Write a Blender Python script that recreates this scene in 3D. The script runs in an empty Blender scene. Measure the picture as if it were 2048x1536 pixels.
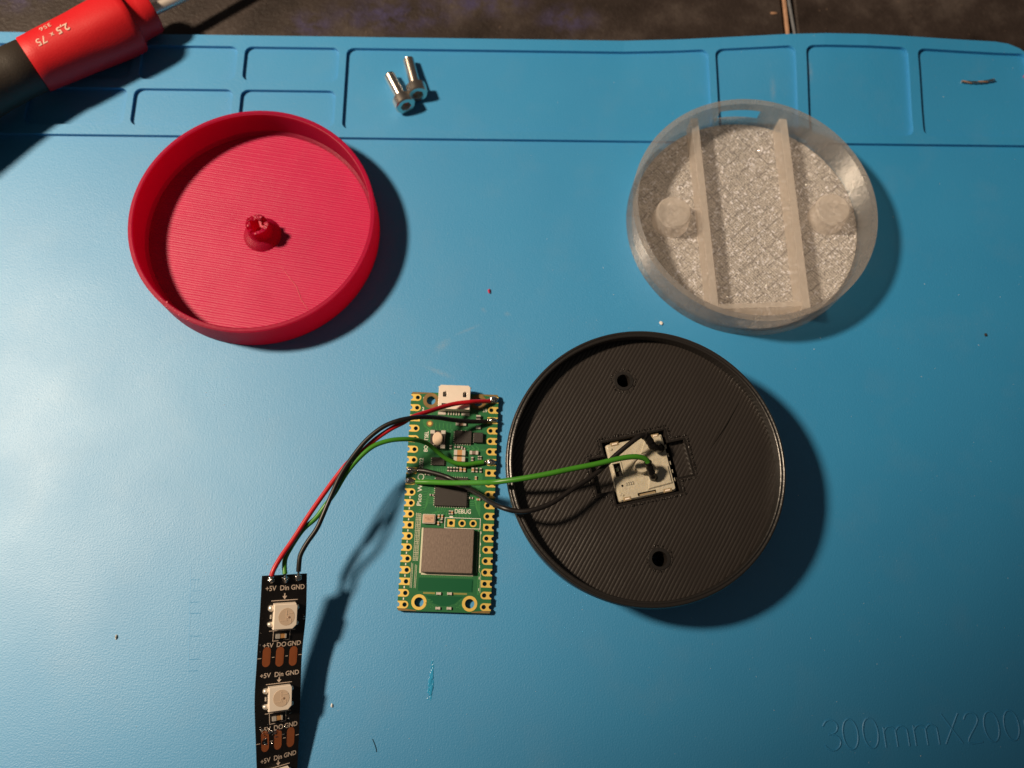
import bpy, bmesh, math, random
from mathutils import Vector, Matrix
random.seed(7)
scene = bpy.context.scene
COL = scene.collection
S = 0.001                       # everything below is written in millimetres
PI = math.pi

# ------------------------------------------------------------------ camera
FPX, CH, TH, RO = 1691.551, 198.115, 0.28358976, -0.02116648
RX = Matrix.Rotation(TH, 3, 'X'); RY = Matrix.Rotation(RO, 3, 'Y')
CR = RY @ RX
cam = bpy.data.cameras.new('camera'); cam_o = bpy.data.objects.new('camera', cam); COL.objects.link(cam_o)
cam.sensor_width = 36.0; cam.lens = 36.0 * FPX / 2048.0
cam.clip_start = 0.005; cam.clip_end = 20
cam_o.matrix_world = Matrix.Translation((0, 0, CH * S)) @ CR.to_4x4()
cam.dof.use_dof = True; cam.dof.focus_distance = 0.186; cam.dof.aperture_fstop = 14.0
scene.camera = cam_o

def px(u, v, z=0.0):
    """the point at height z (mm) seen at photograph pixel (u, v)"""
    d = CR @ Vector(((u - 1024) / FPX, -(v - 768) / FPX, -1))
    t = (z - CH) / d.z
    return Vector((d.x * t, d.y * t, z))

# ------------------------------------------------------------------ light
w = bpy.data.worlds.new('World'); scene.world = w; w.use_nodes = True
bg = w.node_tree.nodes['Background']
bg.inputs[0].default_value = (1.0, 0.90, 0.80, 1); bg.inputs[1].default_value = 0.05
lamp = bpy.data.lights.new('desk_lamp', 'SPOT'); lamp_o = bpy.data.objects.new('desk_lamp', lamp); COL.objects.link(lamp_o)
LPOS = Vector((-470, 165, 560)); LAIM = Vector((-77, 288, 0))
lamp_o.location = LPOS * S
lz = (LPOS - LAIM).normalized(); ld = Vector((math.cos(.75), math.sin(.75), 0)); lx = (ld - lz * ld.dot(lz)).normalized()
lamp_o.rotation_euler = Matrix((lx, lz.cross(lx), lz)).transposed().to_euler()
lamp_o.scale = (3.74, 1, 1)          # cone stretched oval; its edge stands in for a phone-and-hand shadow
lamp.energy = 29.5; lamp.color = (1.0, 0.785, 0.56); lamp.shadow_soft_size = 0.042
lamp.spot_size = math.radians(51.4); lamp.spot_blend = 0.41
scene.view_settings.view_transform = 'Standard'; scene.view_settings.look = 'None'
scene.view_settings.exposure = 0.0; scene.view_settings.gamma = 1.0
scene.cycles.max_bounces = 8; scene.cycles.transmission_bounces = 8

# ------------------------------------------------------------------ materials
class NT:
    def __init__(s, name):
        s.m = bpy.data.materials.new(name); s.m.use_nodes = True
        s.t = s.m.node_tree; s.b = s.t.nodes['Principled BSDF']; s._co = None
    def n(s, typ, **kw):
        nd = s.t.nodes.new(typ)
        for k, v in kw.items(): setattr(nd, k, v)
        return nd
    def l(s, a, b): s.t.links.new(a, b)
    def val(s, sock, v):
        if isinstance(v, (int, float, tuple, list)): sock.default_value = v
        else: s.l(v, sock)
    def co(s):
        if s._co is None:
            tc = s.n('ShaderNodeTexCoord'); vm = s.n('ShaderNodeVectorMath', operation='SCALE')
            s.l(tc.outputs['Object'], vm.inputs[0]); vm.inputs['Scale'].default_value = 1000.0
            s._co = vm.outputs[0]
        return s._co
    def noise(s, scale, detail=2, rough=.5, co=None):
        nd = s.n('ShaderNodeTexNoise'); s.l(co or s.co(), nd.inputs['Vector'])
        nd.inputs['Scale'].default_value = scale; nd.inputs['Detail'].default_value = detail; nd.inputs['Roughness'].default_value = rough
        return nd.outputs[0]
    def math(s, op, a, b=0.0, c=0.0):
        nd = s.n('ShaderNodeMath', operation=op)
        s.val(nd.inputs[0], a); s.val(nd.inputs[1], b); s.val(nd.inputs[2], c)
        return nd.outputs[0]
    def ramp(s, f, stops):
        nd = s.n('ShaderNodeValToRGB'); s.l(f, nd.inputs[0])
        e = nd.color_ramp.elements
        while len(e) < len(stops): e.new(0.5)
        for k, (p, c) in enumerate(stops):
            e[k].position = p; e[k].color = tuple(c) + (1,) if len(c) == 3 else c
        return nd.outputs[0]
    def mix(s, f, a, b):
        nd = s.n('ShaderNodeMix', data_type='RGBA')
        s.val(nd.inputs[0], f)
        for k, v in ((6, a), (7, b)):
            s.val(nd.inputs[k], tuple(v) + (1,) if isinstance(v, (tuple, list)) and len(v) == 3 else v)
        return nd.outputs[2]
    def map(s, rot=(0, 0, 0), loc=(0, 0, 0), sc=(1, 1, 1), co=None):
        nd = s.n('ShaderNodeMapping'); s.l(co or s.co(), nd.inputs[0])
        nd.inputs['Rotation'].default_value = rot; nd.inputs['Location'].default_value = loc; nd.inputs['Scale'].default_value = sc
        return nd.outputs[0]
    def sep(s, co, i):
        nd = s.n('ShaderNodeSeparateXYZ'); s.l(co, nd.inputs[0]); return nd.outputs[i]
    def lines(s, ang, period, jitter=0.0):
        """0..1 ridges across direction ang (degrees), period in mm"""
        x = s.sep(s.map((0, 0, -math.radians(ang))), 1)
        if jitter:
            x = s.math('ADD', x, s.math('MULTIPLY', s.noise(.35, 3), jitter))
        sn = s.math('SINE', s.math('MULTIPLY', x, 2 * PI / period))
        return s.math('ABSOLUTE', s.math('SINE', s.math('MULTIPLY', x, PI / period)))
    def blob(s, c, sx, sy, rot=0.0):
        """soft 0..1 spot at c (mm) of half sizes sx, sy, turned by rot degrees"""
        co = s.n('ShaderNodeVectorMath', operation='SUBTRACT'); s.l(s.co(), co.inputs[0]); co.inputs[1].default_value = (c[0], c[1], 0)
        mp = s.map((0, 0, -math.radians(rot)), (0, 0, 0), (1, 1, 0), co.outputs[0])
        sc = s.n('ShaderNodeVectorMath', operation='MULTIPLY'); s.l(mp, sc.inputs[0]); sc.inputs[1].default_value = (1 / sx, 1 / sy, 0)
        ln = s.n('ShaderNodeVectorMath', operation='LENGTH'); s.l(sc.outputs[0], ln.inputs[0])
        nd = s.n('ShaderNodeMapRange', interpolation_type='SMOOTHSTEP'); s.l(ln.outputs['Value'], nd.inputs[0])
        nd.inputs[1].default_value = 1.0; nd.inputs[2].default_value = 0.0
        return nd.outputs[0]
    def set(s, **kw):
        for k, v in kw.items():
            k = {'base': 'Base Color', 'rough': 'Roughness', 'metal': 'Metallic', 'spec': 'Specular IOR Level', 'trans': 'Transmission Weight',
                 'coat': 'Coat Weight', 'coat_rough': 'Coat Roughness', 'ior': 'IOR', 'sss': 'Subsurface Weight', 'sheen': 'Sheen Weight'}[k]
            if k == 'Base Color' and isinstance(v, (tuple, list)) and len(v) == 3: v = tuple(v) + (1,)
            s.val(s.b.inputs[k], v)
        return s
    def bump(s, h, dist, strength=1.0, prev=None):
        nd = s.n('ShaderNodeBump'); s.l(h, nd.inputs['Height'])
        nd.inputs['Distance'].default_value = dist * S; nd.inputs['Strength'].default_value = strength
        if prev is not None: s.l(prev, nd.inputs['Normal'])
        s.l(nd.outputs[0], s.b.inputs['Normal'])
        return nd.outputs[0]

M = {}
def simple(key, base, rough=.5, metal=0.0, noise=0.0, nscale=2.0, bump=0.0, **kw):
    t = NT(key)
    if noise:
        f = t.noise(nscale, 3)
        t.set(base=t.mix(f, tuple(c * (1 - noise) for c in base), tuple(min(1, c * (1 + noise)) for c in base)))
    else: t.set(base=base)
    t.set(rough=rough, metal=metal, **kw)
    if bump: t.bump(t.noise(nscale * 2, 2), bump)
    M[key] = t.m
    return t

# silicone mat
t = NT('blue_silicone')
f = t.noise(.035, 3)
col = t.mix(f, (0.018, 0.268, 0.585), (0.023, 0.308, 0.645))
MY = -56.0
scuff = t.blob((-13.0, 67.6 + MY), 3.4, 1.6, 38)
for c, sx, sy, r in (((-7.0, 71.6), 4.6, .6, 25), ((-13.5, 60.6), 5.5, 1.0, -22), ((-2.9, 77.0), 1.3, .7, -50), ((3.0, 76.0), 1.2, .9, 0), ((75.0, 141.0), 1.2, 5.0, 0), ((85.0, 146.0), 1.4, 4.5, 0), ((54.0, 58.0), 1.6, 1.0, 30)):
    scuff = t.math('MAXIMUM', scuff, t.blob((c[0], c[1] + MY), sx, sy, r))
grit = t.ramp(t.noise(2.2, 4, .7), [(.36, (0, 0, 0)), (.66, (1, 1, 1))])
scuffm = t.math('MULTIPLY', t.math('MULTIPLY', scuff, grit), .42)
col = t.mix(scuffm, col, (0.30, 0.38, 0.46))
smear = t.ramp(t.noise(.09, 4, .6), [(.52, (0, 0, 0)), (.75, (1, 1, 1))])
col = t.mix(t.math('MULTIPLY', smear, .05), col, (0.3, 0.36, 0.4))
spk = t.ramp(t.noise(3.1, 1), [(.735, (0, 0, 0)), (.78, (1, 1, 1))])
col = t.mix(t.math('MULTIPLY', spk, .22), col, (0.5, 0.55, 0.55))
t.set(base=col, rough=t.ramp(t.noise(.05, 3), [(.3, (.48,) * 3), (.7, (.53,) * 3)]), spec=1.0, coat=.45, coat_rough=.58)
h = t.math('ADD', t.math('MULTIPLY', t.noise(2.6, 2, .6), 1.0), t.math('MULTIPLY', t.noise(.8, 2), .25))
t.bump(h, .055)
M['mat'] = t.m

# table
t = NT('stained_dark_board')
a = t.ramp(t.noise(.055, 5, .62), [(.34, (0.018, 0.012, 0.010)), (.52, (0.037, 0.027, 0.024)), (.72, (0.082, 0.066, 0.060))])
blue_sheen = t.blob((-30, 166.5), 24, 9)  # bluish sheen reflected on the board, painted into its colour
for c, sx, sy in (((-104, 168), 13, 12), ((-52, 163), 9, 7), ((-4, 172), 20, 8), ((20, 166), 12, 7), ((-135, 172), 12, 9)): blue_sheen = t.math('MAXIMUM', blue_sheen, t.blob(c, sx, sy))
blue_sheen = t.math('MULTIPLY', blue_sheen, t.ramp(t.noise(.16, 4, .65), [(.42, (0, 0, 0)), (.62, (1, 1, 1))]))
a = t.mix(t.math('MULTIPLY', blue_sheen, .85), a, (0.056, 0.048, 0.125))
fle = t.ramp(t.noise(.8, 2, .6), [(.70, (0, 0, 0)), (.76, (1, 1, 1))])
a = t.mix(t.math('MULTIPLY', fle, .5), a, (0.16, 0.11, 0.085))
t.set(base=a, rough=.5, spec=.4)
t.bump(t.noise(.9, 4, .65), .22)
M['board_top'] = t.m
simple('raw_wood', (0.42, 0.24, 0.15), .7, noise=.5, nscale=.5)
simple('grey_edge', (0.16, 0.17, 0.19), .45, noise=.3, nscale=1)

# printed plastics
def printed(key, base, rough, ang, period, depth, jitter=.25, zper=.25, spec=.5, hue=None, glow=None):
    t = NT(key + '_floor')
    ln = t.lines(ang, period, jitter)
    c2 = hue or tuple(c * .78 for c in base)
    t.set(base=t.mix(t.noise(.12, 3), base, c2), rough=rough, spec=spec)
    dash = t.noise(1.1, 2, .6, t.map((0, 0, -math.radians(ang)), sc=(1, 3, 1)))
    ln = t.math('ADD', ln, t.math('MULTIPLY', t.lines(ang, period * 1.93, jitter * 2), .5 if key == 'red' else .12))
    hh = t.math('ADD', t.math('MULTIPLY', ln, t.math('ADD', .35, t.math('MULTIPLY', t.noise(.10, 2), 1.2))), t.math('MULTIPLY', dash, .32))
    t.bump(hh, depth)
    M[key + '_floor'] = t.m
    t = NT(key + '_wall')
    z = t.sep(t.co(), 2)
    lay = t.math('ABSOLUTE', t.math('SINE', t.math('MULTIPLY', z, PI / zper)))
    t.set(base=t.mix(t.noise(.3, 3), base, c2), rough=rough * .85, spec=spec)
    t.bump(t.math('ADD', lay, t.math('MULTIPLY', t.noise(.7, 2), .5)), .075)
    if glow:                        # thin printed walls let the lamp glow through
        b2 = t.n('ShaderNodeBsdfTranslucent'); b2.inputs[0].default_value = glow + (1,)
        m1 = t.n('ShaderNodeMixShader'); m1.inputs[0].default_value = .5; t.l(t.b.outputs[0], m1.inputs[1]); t.l(b2.outputs[0], m1.inputs[2])
        t.l(m1.outputs[0], t.t.nodes['Material Output'].inputs['Surface'])
    M[key + '_wall'] = t.m
printed('red', (0.56, 0.007, 0.085), .46, -9.5, .62, .05, hue=(0.46, 0.005, 0.066), spec=.42, glow=(0.88, 0.006, 0.13))
printed('black', (0.029, 0.0242, 0.0222), .34, 60, .80, .064, spec=.6)
simple('red_torn', (0.72, 0.12, 0.18), .4, noise=.3, nscale=3, bump=.25)
t = NT('black_rim'); t.set(base=(0.016, 0.0140, 0.0130), rough=.30, spec=1.0)
lay = t.math('ABSOLUTE', t.math('SINE', t.math('MULTIPLY', t.sep(t.co(), 2), PI / .25)))
t.bump(t.math('ADD', t.math('MULTIPLY', lay, .3), t.noise(1.1, 3, .6)), .06); M['black_rim'] = t.m
simple('black_gloss', (0.013, 0.011, 0.010), .33, bump=.04, nscale=1.5)

def clear(key, floor):
    """printed clear plastic: part scatters, part lets light straight through, glints on every bead"""
    t = NT(key)
    if floor:
        def str_(a, lo, hi, sc): return t.noise(sc, 3, .75, t.map(sc=(lo, hi, 1), co=t.map((0, 0, -math.radians(a)))))
        l1 = t.lines(42, .62, .3); l2 = t.lines(-48, .62, .3)
        s1 = str_(42, .30, 1.5, 1.5); s2 = str_(-48, .30, 1.5, 1.5)
        seam = t.math('MULTIPLY', t.math('MAXIMUM', t.math('LESS_THAN', t.lines(42, 3.9, 1.8), .13), t.math('LESS_THAN', t.lines(-48, 4.6, 2.4), .09)), t.math('GREATER_THAN', t.noise(.33, 3), .46))
        nz = t.noise(1.7, 3, .75)
        hh = t.math('ADD', t.math('MULTIPLY', t.math('ADD', l1, l2), .30), t.math('MULTIPLY', nz, 2.2))
        hh = t.math('ADD', hh, t.math('ADD', t.math('MULTIPLY', s1, 1.3), t.math('MULTIPLY', s2, 1.3)))
        t.bump(t.math('SUBTRACT', hh, t.math('MULTIPLY', seam, 1.0)), .42)
        streak = t.math('SUBTRACT', t.math('MULTIPLY', t.math('ADD', t.math('ADD', s1, s2), nz), .3333), t.math('MULTIPLY', seam, .14))
        cloud = t.ramp(streak, [(.40, (0, 0, 0)), (.60, (1, 1, 1))])
        colr = t.mix(cloud, (0.46, 0.43, 0.42), (1.0, 0.95, 0.91)); tr, tl = .05, .08
    else:
        z = t.sep(t.co(), 2)
        lay = t.math('ABSOLUTE', t.math('SINE', t.math('MULTIPLY', z, PI / .30)))
        t.bump(t.math('ADD', lay, t.math('MULTIPLY', t.noise(.9, 3, .6), .9)), .16)
        cloud = t.noise(.3, 4, .65, t.map(sc=(1, 1, .25)))
        colr = t.mix(cloud, (0.66, 0.60, 0.56), (1.0, 0.93, 0.88)); tr, tl = .68, .55
    t.set(base=colr, rough=.25, spec=.5)
    b2 = t.n('ShaderNodeBsdfTranslucent'); t.l(colr, b2.inputs[0])
    b3 = t.n('ShaderNodeBsdfTransparent'); b3.inputs[0].default_value = (.95, .92, .88, 1)
    m1 = t.n('ShaderNodeMixShader'); m1.inputs[0].default_value = tl; t.l(t.b.outputs[0], m1.inputs[1]); t.l(b2.outputs[0], m1.inputs[2])
    m2 = t.n('ShaderNodeMixShader'); m2.inputs[0].default_value = tr; t.l(m1.outputs[0], m2.inputs[1]); t.l(b3.outputs[0], m2.inputs[2])
    gl = t.n('ShaderNodeBsdfGlossy'); gl.inputs['Roughness'].default_value = .12 if floor else .22; gl.inputs[0].default_value = (1, 1, 1, 1)
    t.l(t.b.inputs['Normal'].links[0].from_socket, gl.inputs['Normal'])
    fr = t.n('ShaderNodeFresnel'); fr.inputs[0].default_value = 1.55 if floor else 1.7; t.l(t.b.inputs['Normal'].links[0].from_socket, fr.inputs['Normal'])
    m3 = t.n('ShaderNodeMixShader'); t.l(t.math('MINIMUM', t.math('MULTIPLY', fr.outputs[0], 1.15 if not floor else 1.0), .45), m3.inputs[0]); t.l(m2.outputs[0], m3.inputs[1]); t.l(gl.outputs[0], m3.inputs[2])
    t.l(m3.outputs[0], t.t.nodes['Material Output'].inputs['Surface'])
    M[key] = t.m
clear('clear_floor', True); clear('clear_wall', False)
t = simple('clear_solid', (1.0, 0.91, 0.83), .20, noise=.2, nscale=.8, bump=.16)
b2 = t.n('ShaderNodeBsdfTranslucent'); b2.inputs[0].default_value = (1, .92, .85, 1)
b3 = t.n('ShaderNodeBsdfTransparent'); b3.inputs[0].default_value = (.98, .96, .94, 1)
m1 = t.n('ShaderNodeMixShader'); m1.inputs[0].default_value = .45; t.l(t.b.outputs[0], m1.inputs[1]); t.l(b2.outputs[0], m1.inputs[2])
m2 = t.n('ShaderNodeMixShader'); m2.inputs[0].default_value = .60; t.l(m1.outputs[0], m2.inputs[1]); t.l(b3.outputs[0], m2.inputs[2])
t.l(m2.outputs[0], t.t.nodes['Material Output'].inputs['Surface'])

simple('clear_bead', (0.80, 0.80, 0.86), .07, spec=1.0)
# electronics
t = NT('green_solder_mask')
n1 = t.noise(.9, 3)
t.set(base=t.mix(n1, (0.015, 0.120, 0.044), (0.026, 0.170, 0.062)), rough=.33, spec=.55)
M['pcb'] = t.m
simple('pcb_dark', (0.007, 0.105, 0.043), .3)
simple('pcb_light', (0.06, 0.28, 0.09), .32)
simple('pcb_bare', (0.21, 0.125, 0.035), .5, noise=.35, nscale=1.5)
simple('gold', (0.92, 0.66, 0.17), .42, .55, noise=.08, nscale=1)
simple('gold_line', (0.26, 0.26, 0.07), .4)
simple('silkscreen', (0.82, 0.80, 0.72), .6)
simple('trace_shine', (0.80, 0.80, 0.62), .3, .3)
simple('steel', (0.62, 0.58, 0.55), .24, 1.0, noise=.1, nscale=2)
simple('chrome', (0.78, 0.70, 0.62), .27, 1.0); simple('shaft_steel', (0.85, 0.77, 0.70), .38, .55)
t = simple('usb_tin', (0.90, 0.80, 0.70), .42, .35, noise=.05, nscale=1)
t = NT('shield_steel')
br = t.noise(3.4, 3, .7, t.map(sc=(1, .35, 1)))
t.set(base=t.mix(br, (0.15, 0.112, 0.095), (0.40, 0.315, 0.27)), metal=.75, rough=.42); t.bump(br, .02)
M['shield'] = t.m
simple('solder', (0.60, 0.57, 0.55), .2, 1.0, bump=.25, nscale=.9)
simple('chip_black', (0.020, 0.0155, 0.014), .55, noise=.2, nscale=6, bump=.03)
simple('button_cream', (0.80, 0.62, 0.47), .45)
simple('cap_tan', (0.52, 0.27, 0.10), .4)
simple('resistor_black', (0.03, 0.025, 0.024), .4)
simple('crystal_lid', (0.70, 0.47, 0.33), .4, .6)
simple('terminal_tin', (0.80, 0.75, 0.68), .35, .5)
simple('hole_black', (0.006, 0.005, 0.005), .6)
simple('etch', (0.36, 0.22, 0.15), .5)
# LED strip
t = NT('strip_black'); t.set(base=(0.008, 0.007, 0.007), rough=.28); t.bump(t.noise(.35, 2), .25); M['strip'] = t.m
simple('led_white', (0.98, 0.86, 0.74), .40)
t = simple('led_lens', (0.74, 0.57, 0.43), .18)
simple('led_frame', (0.76, 0.58, 0.44), .3)
simple('copper', (0.36, 0.105, 0.038), .33, .25, noise=.12, nscale=1)
simple('strip_print', (0.66, 0.54, 0.45), .55)
# wires
simple('wire_red', (0.50, 0.010, 0.018), .38, noise=.12, nscale=.4)
simple('wire_black', (0.011, 0.009, 0.009), .38)
simple('wire_green', (0.052, 0.24, 0.018), .36, noise=.12, nscale=.4)
simple('sleeve', (0.008, 0.007, 0.007), .36, bump=.06, nscale=1)
# key switch
t = simple('switch_cream', (0.58, 0.53, 0.42), .30, noise=.2, nscale=.8, bump=.10)
t.b.inputs['Subsurface Weight'].default_value = .25; t.b.inputs['Subsurface Radius'].default_value = (.6, .45, .25); t.b.inputs['Subsurface Scale'].default_value = S
simple('switch_shade', (0.36, 0.28, 0.17), .4)
# screwdriver
t = NT('driver_red'); t.set(base=t.mix(t.noise(.5, 3), (0.58, 0.008, 0.014), (0.64, 0.012, 0.020)), rough=.5, spec=.4); t.bump(t.noise(2.6, 3), .05); M['driver_red'] = t.m
t = NT('driver_grip'); t.set(base=(0.028, 0.021, 0.016), rough=.58); t.bump(t.noise(2.2, 3), .06); M['driver_grip'] = t.m
simple('driver_print', (0.75, 0.50, 0.42), .5)
# bits
simple('dust', (0.85, 0.85, 0.82), .4)
simple('crumb_red', (0.55, 0.03, 0.09), .45)
simple('crumb_pale', (0.62, 0.55, 0.44), .5)
simple('crumb_dark', (0.05, 0.04, 0.035), .6)
simple('hair', (0.012, 0.03, 0.04), .5)
simple('gouge', (0.035, 0.33, 0.64), .2, bump=.05, nscale=.7)

# ------------------------------------------------------------------ mesh helpers
class MB:
    def __init__(s): s.v = []; s.f = []
    def add(s, vs, fs):
        o = len(s.v); s.v += [tuple(v) for v in vs]; s.f += [tuple(i + o for i in f) for f in fs]; return s
    def loft(s, rings, cap0=True, cap1=True, closed=True):
        n = len(rings[0]); vs = [v for r in rings for v in r]; fs = []
        for k in range(len(rings) - 1):
            for i in range(n if closed else n - 1):
                j = (i + 1) % n
                fs.append((k * n + i, k * n + j, (k + 1) * n + j, (k + 1) * n + i))
        if cap0: fs.append(tuple(range(n - 1, -1, -1)))
        if cap1: fs.append(tuple((len(rings) - 1) * n + i for i in range(n)))
        return s.add(vs, fs)
    def prism(s, poly, z0, z1, inset=0.0):
        """poly counter-clockwise; the top edge chamfered by inset"""
        r = [[(x, y, z0) for x, y in poly]]
        if inset:
            cx = sum(p[0] for p in poly) / len(poly); cy = sum(p[1] for p in poly) / len(poly)
            ex = max(abs(p[0] - cx) for p in poly); ey = max(abs(p[1] - cy) for p in poly)
            r.append([(x, y, z1 - inset) for x, y in poly])
            r.append([(cx + (x - cx) * (1 - inset / ex), cy + (y - cy) * (1 - inset / ey), z1) for x, y in poly])
        else: r.append([(x, y, z1) for x, y in poly])
        return s.loft(r)
    def box(s, x0, y0, z0, x1, y1, z1, inset=0.0, r=0.0):
        return s.prism(rrect(x0, y0, x1, y1, r), z0, z1, inset)
    def lathe(s, prof, n=96, c=(0, 0), a0=0.0, jit=None):
        rings = []
        for k in range(n):
            a = a0 + 2 * PI * k / n
            rings.append([(c[0] + r * math.cos(a), c[1] + r * math.sin(a), z) for r, z in prof])
        m = len(prof); vs = [v for r in rings for v in r]; fs = []
        for k in range(n):
            k2 = (k + 1) % n
            for i in range(m - 1):
                fs.append((k * m + i, k2 * m + i, k2 * m + i + 1, k * m + i + 1))
        return s.add(vs, fs)
    def tube(s, pts, rad, n=12, caps=True):
        pts = [Vector(p) for p in pts]; N = len(pts)
        rr = rad if isinstance(rad, (list, tuple)) else [rad] * N
        tan = [(pts[min(i + 1, N - 1)] - pts[max(i - 1, 0)]).normalized() for i in range(N)]
        up = Vector((0, 0, 1)) if abs(tan[0].z) < .9 else Vector((1, 0, 0))
        u = tan[0].cross(up).normalized(); rings = []
        for i in range(N):
            u = (u - tan[i] * u.dot(tan[i])).normalized(); vv = tan[i].cross(u)
            rings.append([pts[i] + (u * math.cos(2 * PI * k / n) + vv * math.sin(2 * PI * k / n)) * rr[i] for k in range(n)])
        return s.loft([[tuple(q) for q in r] for r in rings], caps, caps)
    def blobs(s, c, r, seed=0, sc=(1, 1, 1), sub=2, amp=.18):
        rnd = random.Random(seed); bm = bmesh.new(); bmesh.ops.create_icosphere(bm, subdivisions=sub, radius=1)
        ph = [rnd.uniform(0, 6.3) for _ in range(6)]
        for v in bm.verts:
            d = 1 + amp * (math.sin(3 * v.co.x + ph[0]) + math.sin(4 * v.co.y + ph[1]) + math.sin(3.5 * v.co.z + ph[2])) * .6 + rnd.uniform(-amp, amp) * .35
            v.co = Vector((v.co.x * sc[0], v.co.y * sc[1], v.co.z * sc[2])) * d * r + Vector(c)
        bm.verts.index_update()
        s.add([tuple(v.co) for v in bm.verts], [tuple(v.index for v in f.verts) for f in bm.faces]); bm.free(); return s
    def xf(s, fn): s.v = [tuple(fn(Vector(v))) for v in s.v]; return s
    def mesh(s, name, mat, smooth=None):
        me = bpy.data.meshes.new(name); me.from_pydata([(x * S, y * S, z * S) for x, y, z in s.v], [], s.f)
        me.materials.append(mat if not isinstance(mat, str) else M[mat])
        bm = bmesh.new(); bm.from_mesh(me); bmesh.ops.recalc_face_normals(bm, faces=bm.faces); bm.to_mesh(me); bm.free()
        if smooth is not None:
            me.shade_smooth(); me.set_sharp_from_angle(angle=math.radians(smooth))
        return me
    def build(s, name, mat, parent=None, smooth=None, loc=None, rz=0.0):
        return link(name, s.mesh(name, mat, smooth), parent, loc, rz)

def link(name, me, parent=None, loc=None, rz=0.0):
    o = bpy.data.objects.new(name, me); COL.objects.link(o)
    if parent: o.parent = parent
    if loc is not None: o.location = Vector(loc) * S
    o.rotation_euler = (0, 0, rz)
    return o

def rrect(x0, y0, x1, y1, r=0.0, n=4):
    if r <= 0: return [(x0, y0), (x1, y0), (x1, y1), (x0, y1)]
    out = []
    for cx, cy, a in ((x1 - r, y0 + r, -PI / 2), (x1 - r, y1 - r, 0), (x0 + r, y1 - r, PI / 2), (x0 + r, y0 + r, PI)):
        out += [(cx + r * math.cos(a + PI / 2 * k / n), cy + r * math.sin(a + PI / 2 * k / n)) for k in range(n + 1)]
    return out
def circle(c, r, n=20): return [(c[0] + r * math.cos(2 * PI * k / n), c[1] + r * math.sin(2 * PI * k / n)) for k in range(n)]
def dense(poly, step):
    out = []
    for i in range(len(poly)):
        a = Vector(poly[i]); b = Vector(poly[(i + 1) % len(poly)]); k = max(1, int((b - a).length / step))
        out += [tuple(a + (b - a) * j / k) for j in range(k)]
    return out

def flat(polys, z0, z1, bevel=0.0):
    """plate from an outline and its holes -> MB"""
    cu = bpy.data.curves.new('tmp', 'CURVE'); cu.dimensions = '2D'; cu.fill_mode = 'BOTH'
    cu.extrude = (z1 - z0) / 2 - bevel; cu.bevel_depth = bevel; cu.bevel_resolution = 1
    if bevel: cu.offset = -bevel
    for poly in polys:
        sp = cu.splines.new('POLY'); sp.points.add(len(poly) - 1); sp.use_cyclic_u = True
        for p, q in zip(sp.points, poly): p.co = (q[0], q[1], 0, 1)
    b = grab(cu); b.v = [(x, y, z + (z0 + z1) / 2) for x, y, z in b.v]
    return b
def grab(cu):
    o = bpy.data.objects.new('tmp', cu); COL.objects.link(o)
    dg = bpy.context.evaluated_depsgraph_get(); dg.update()
    me = bpy.data.meshes.new_from_object(o.evaluated_get(dg))
    b = MB(); b.add([tuple(v.co) for v in me.vertices], [tuple(p.vertices) for p in me.polygons])
    bpy.data.objects.remove(o); bpy.data.curves.remove(cu); bpy.data.meshes.remove(me)
    return b
def text(body, size, thick=0.0, bold=0.0, sx=1.0):
    cu = bpy.data.curves.new('tmp', 'FONT'); cu.body = body; cu.size = size; cu.align_x = 'CENTER'; cu.align_y = 'CENTER'
    cu.extrude = thick; cu.offset = bold; cu.resolution_u = 3
    b = grab(cu); b.v = [(x * sx, y, z) for x, y, z in b.v]
    return b

def crom(P, k=8):
    P = [Vector(p) for p in P]; out = []
    for i in range(len(P) - 1):
        p0 = P[max(i - 1, 0)]; p1 = P[i]; p2 = P[i + 1]; p3 = P[min(i + 2, len(P) - 1)]
        for j in range(k):
            t = j / k
            out.append(.5 * ((2 * p1) + (p2 - p0) * t + (2 * p0 - 5 * p1 + 4 * p2 - p3) * t * t + (3 * p1 - p0 - 3 * p2 + p3) * t ** 3))
    out.append(P[-1]); return out
def smoothed(P, it=2):
    for _ in range(it): P = [P[0]] + [(P[i - 1] + P[i] * 2 + P[i + 1]) / 4 for i in range(1, len(P) - 1)] + [P[-1]]
    return P

def thing(name, label, cat, loc=(0, 0, 0), rz=0.0, group=None):
    o = bpy.data.objects.new(name, None); COL.objects.link(o); o.empty_display_size = .005
    o.location = Vector(loc) * S; o.rotation_euler = (0, 0, rz)
    return tag(o, label, cat, group)
def tag(o, label, cat, group=None):
    o['label'] = label; o['category'] = cat
    if group: o['group'] = group
    return o

# ------------------------------------------------------------------ table top
TZ = -2.3
table = bpy.data.objects.new('tabletop', None); COL.objects.link(table); table['kind'] = 'structure'; table.location = (0, 0, TZ * S)
table['label'] = 'dark brown stained board tabletop with a joint between two panels'
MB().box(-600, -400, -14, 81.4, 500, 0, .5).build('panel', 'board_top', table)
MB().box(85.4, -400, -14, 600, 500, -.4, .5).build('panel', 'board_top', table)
MB().box(82.15, -400, -13, 83.3, 500, -.5, .3).build('batten', 'raw_wood', table)
b = MB(); b.tube([(83.55, 190, -.7), (83.9, 173.7, -.6), (84.55, 163, -.7), (84.5, 140, -.8)], .45, 8); b.build('edging_strip', 'grey_edge', table, 40)
MB().blobs((79.0, 169.0, .05), .8, 5, (1.5, .6, .35), 1).build('chipped_spot', 'raw_wood', table, 60)

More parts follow.
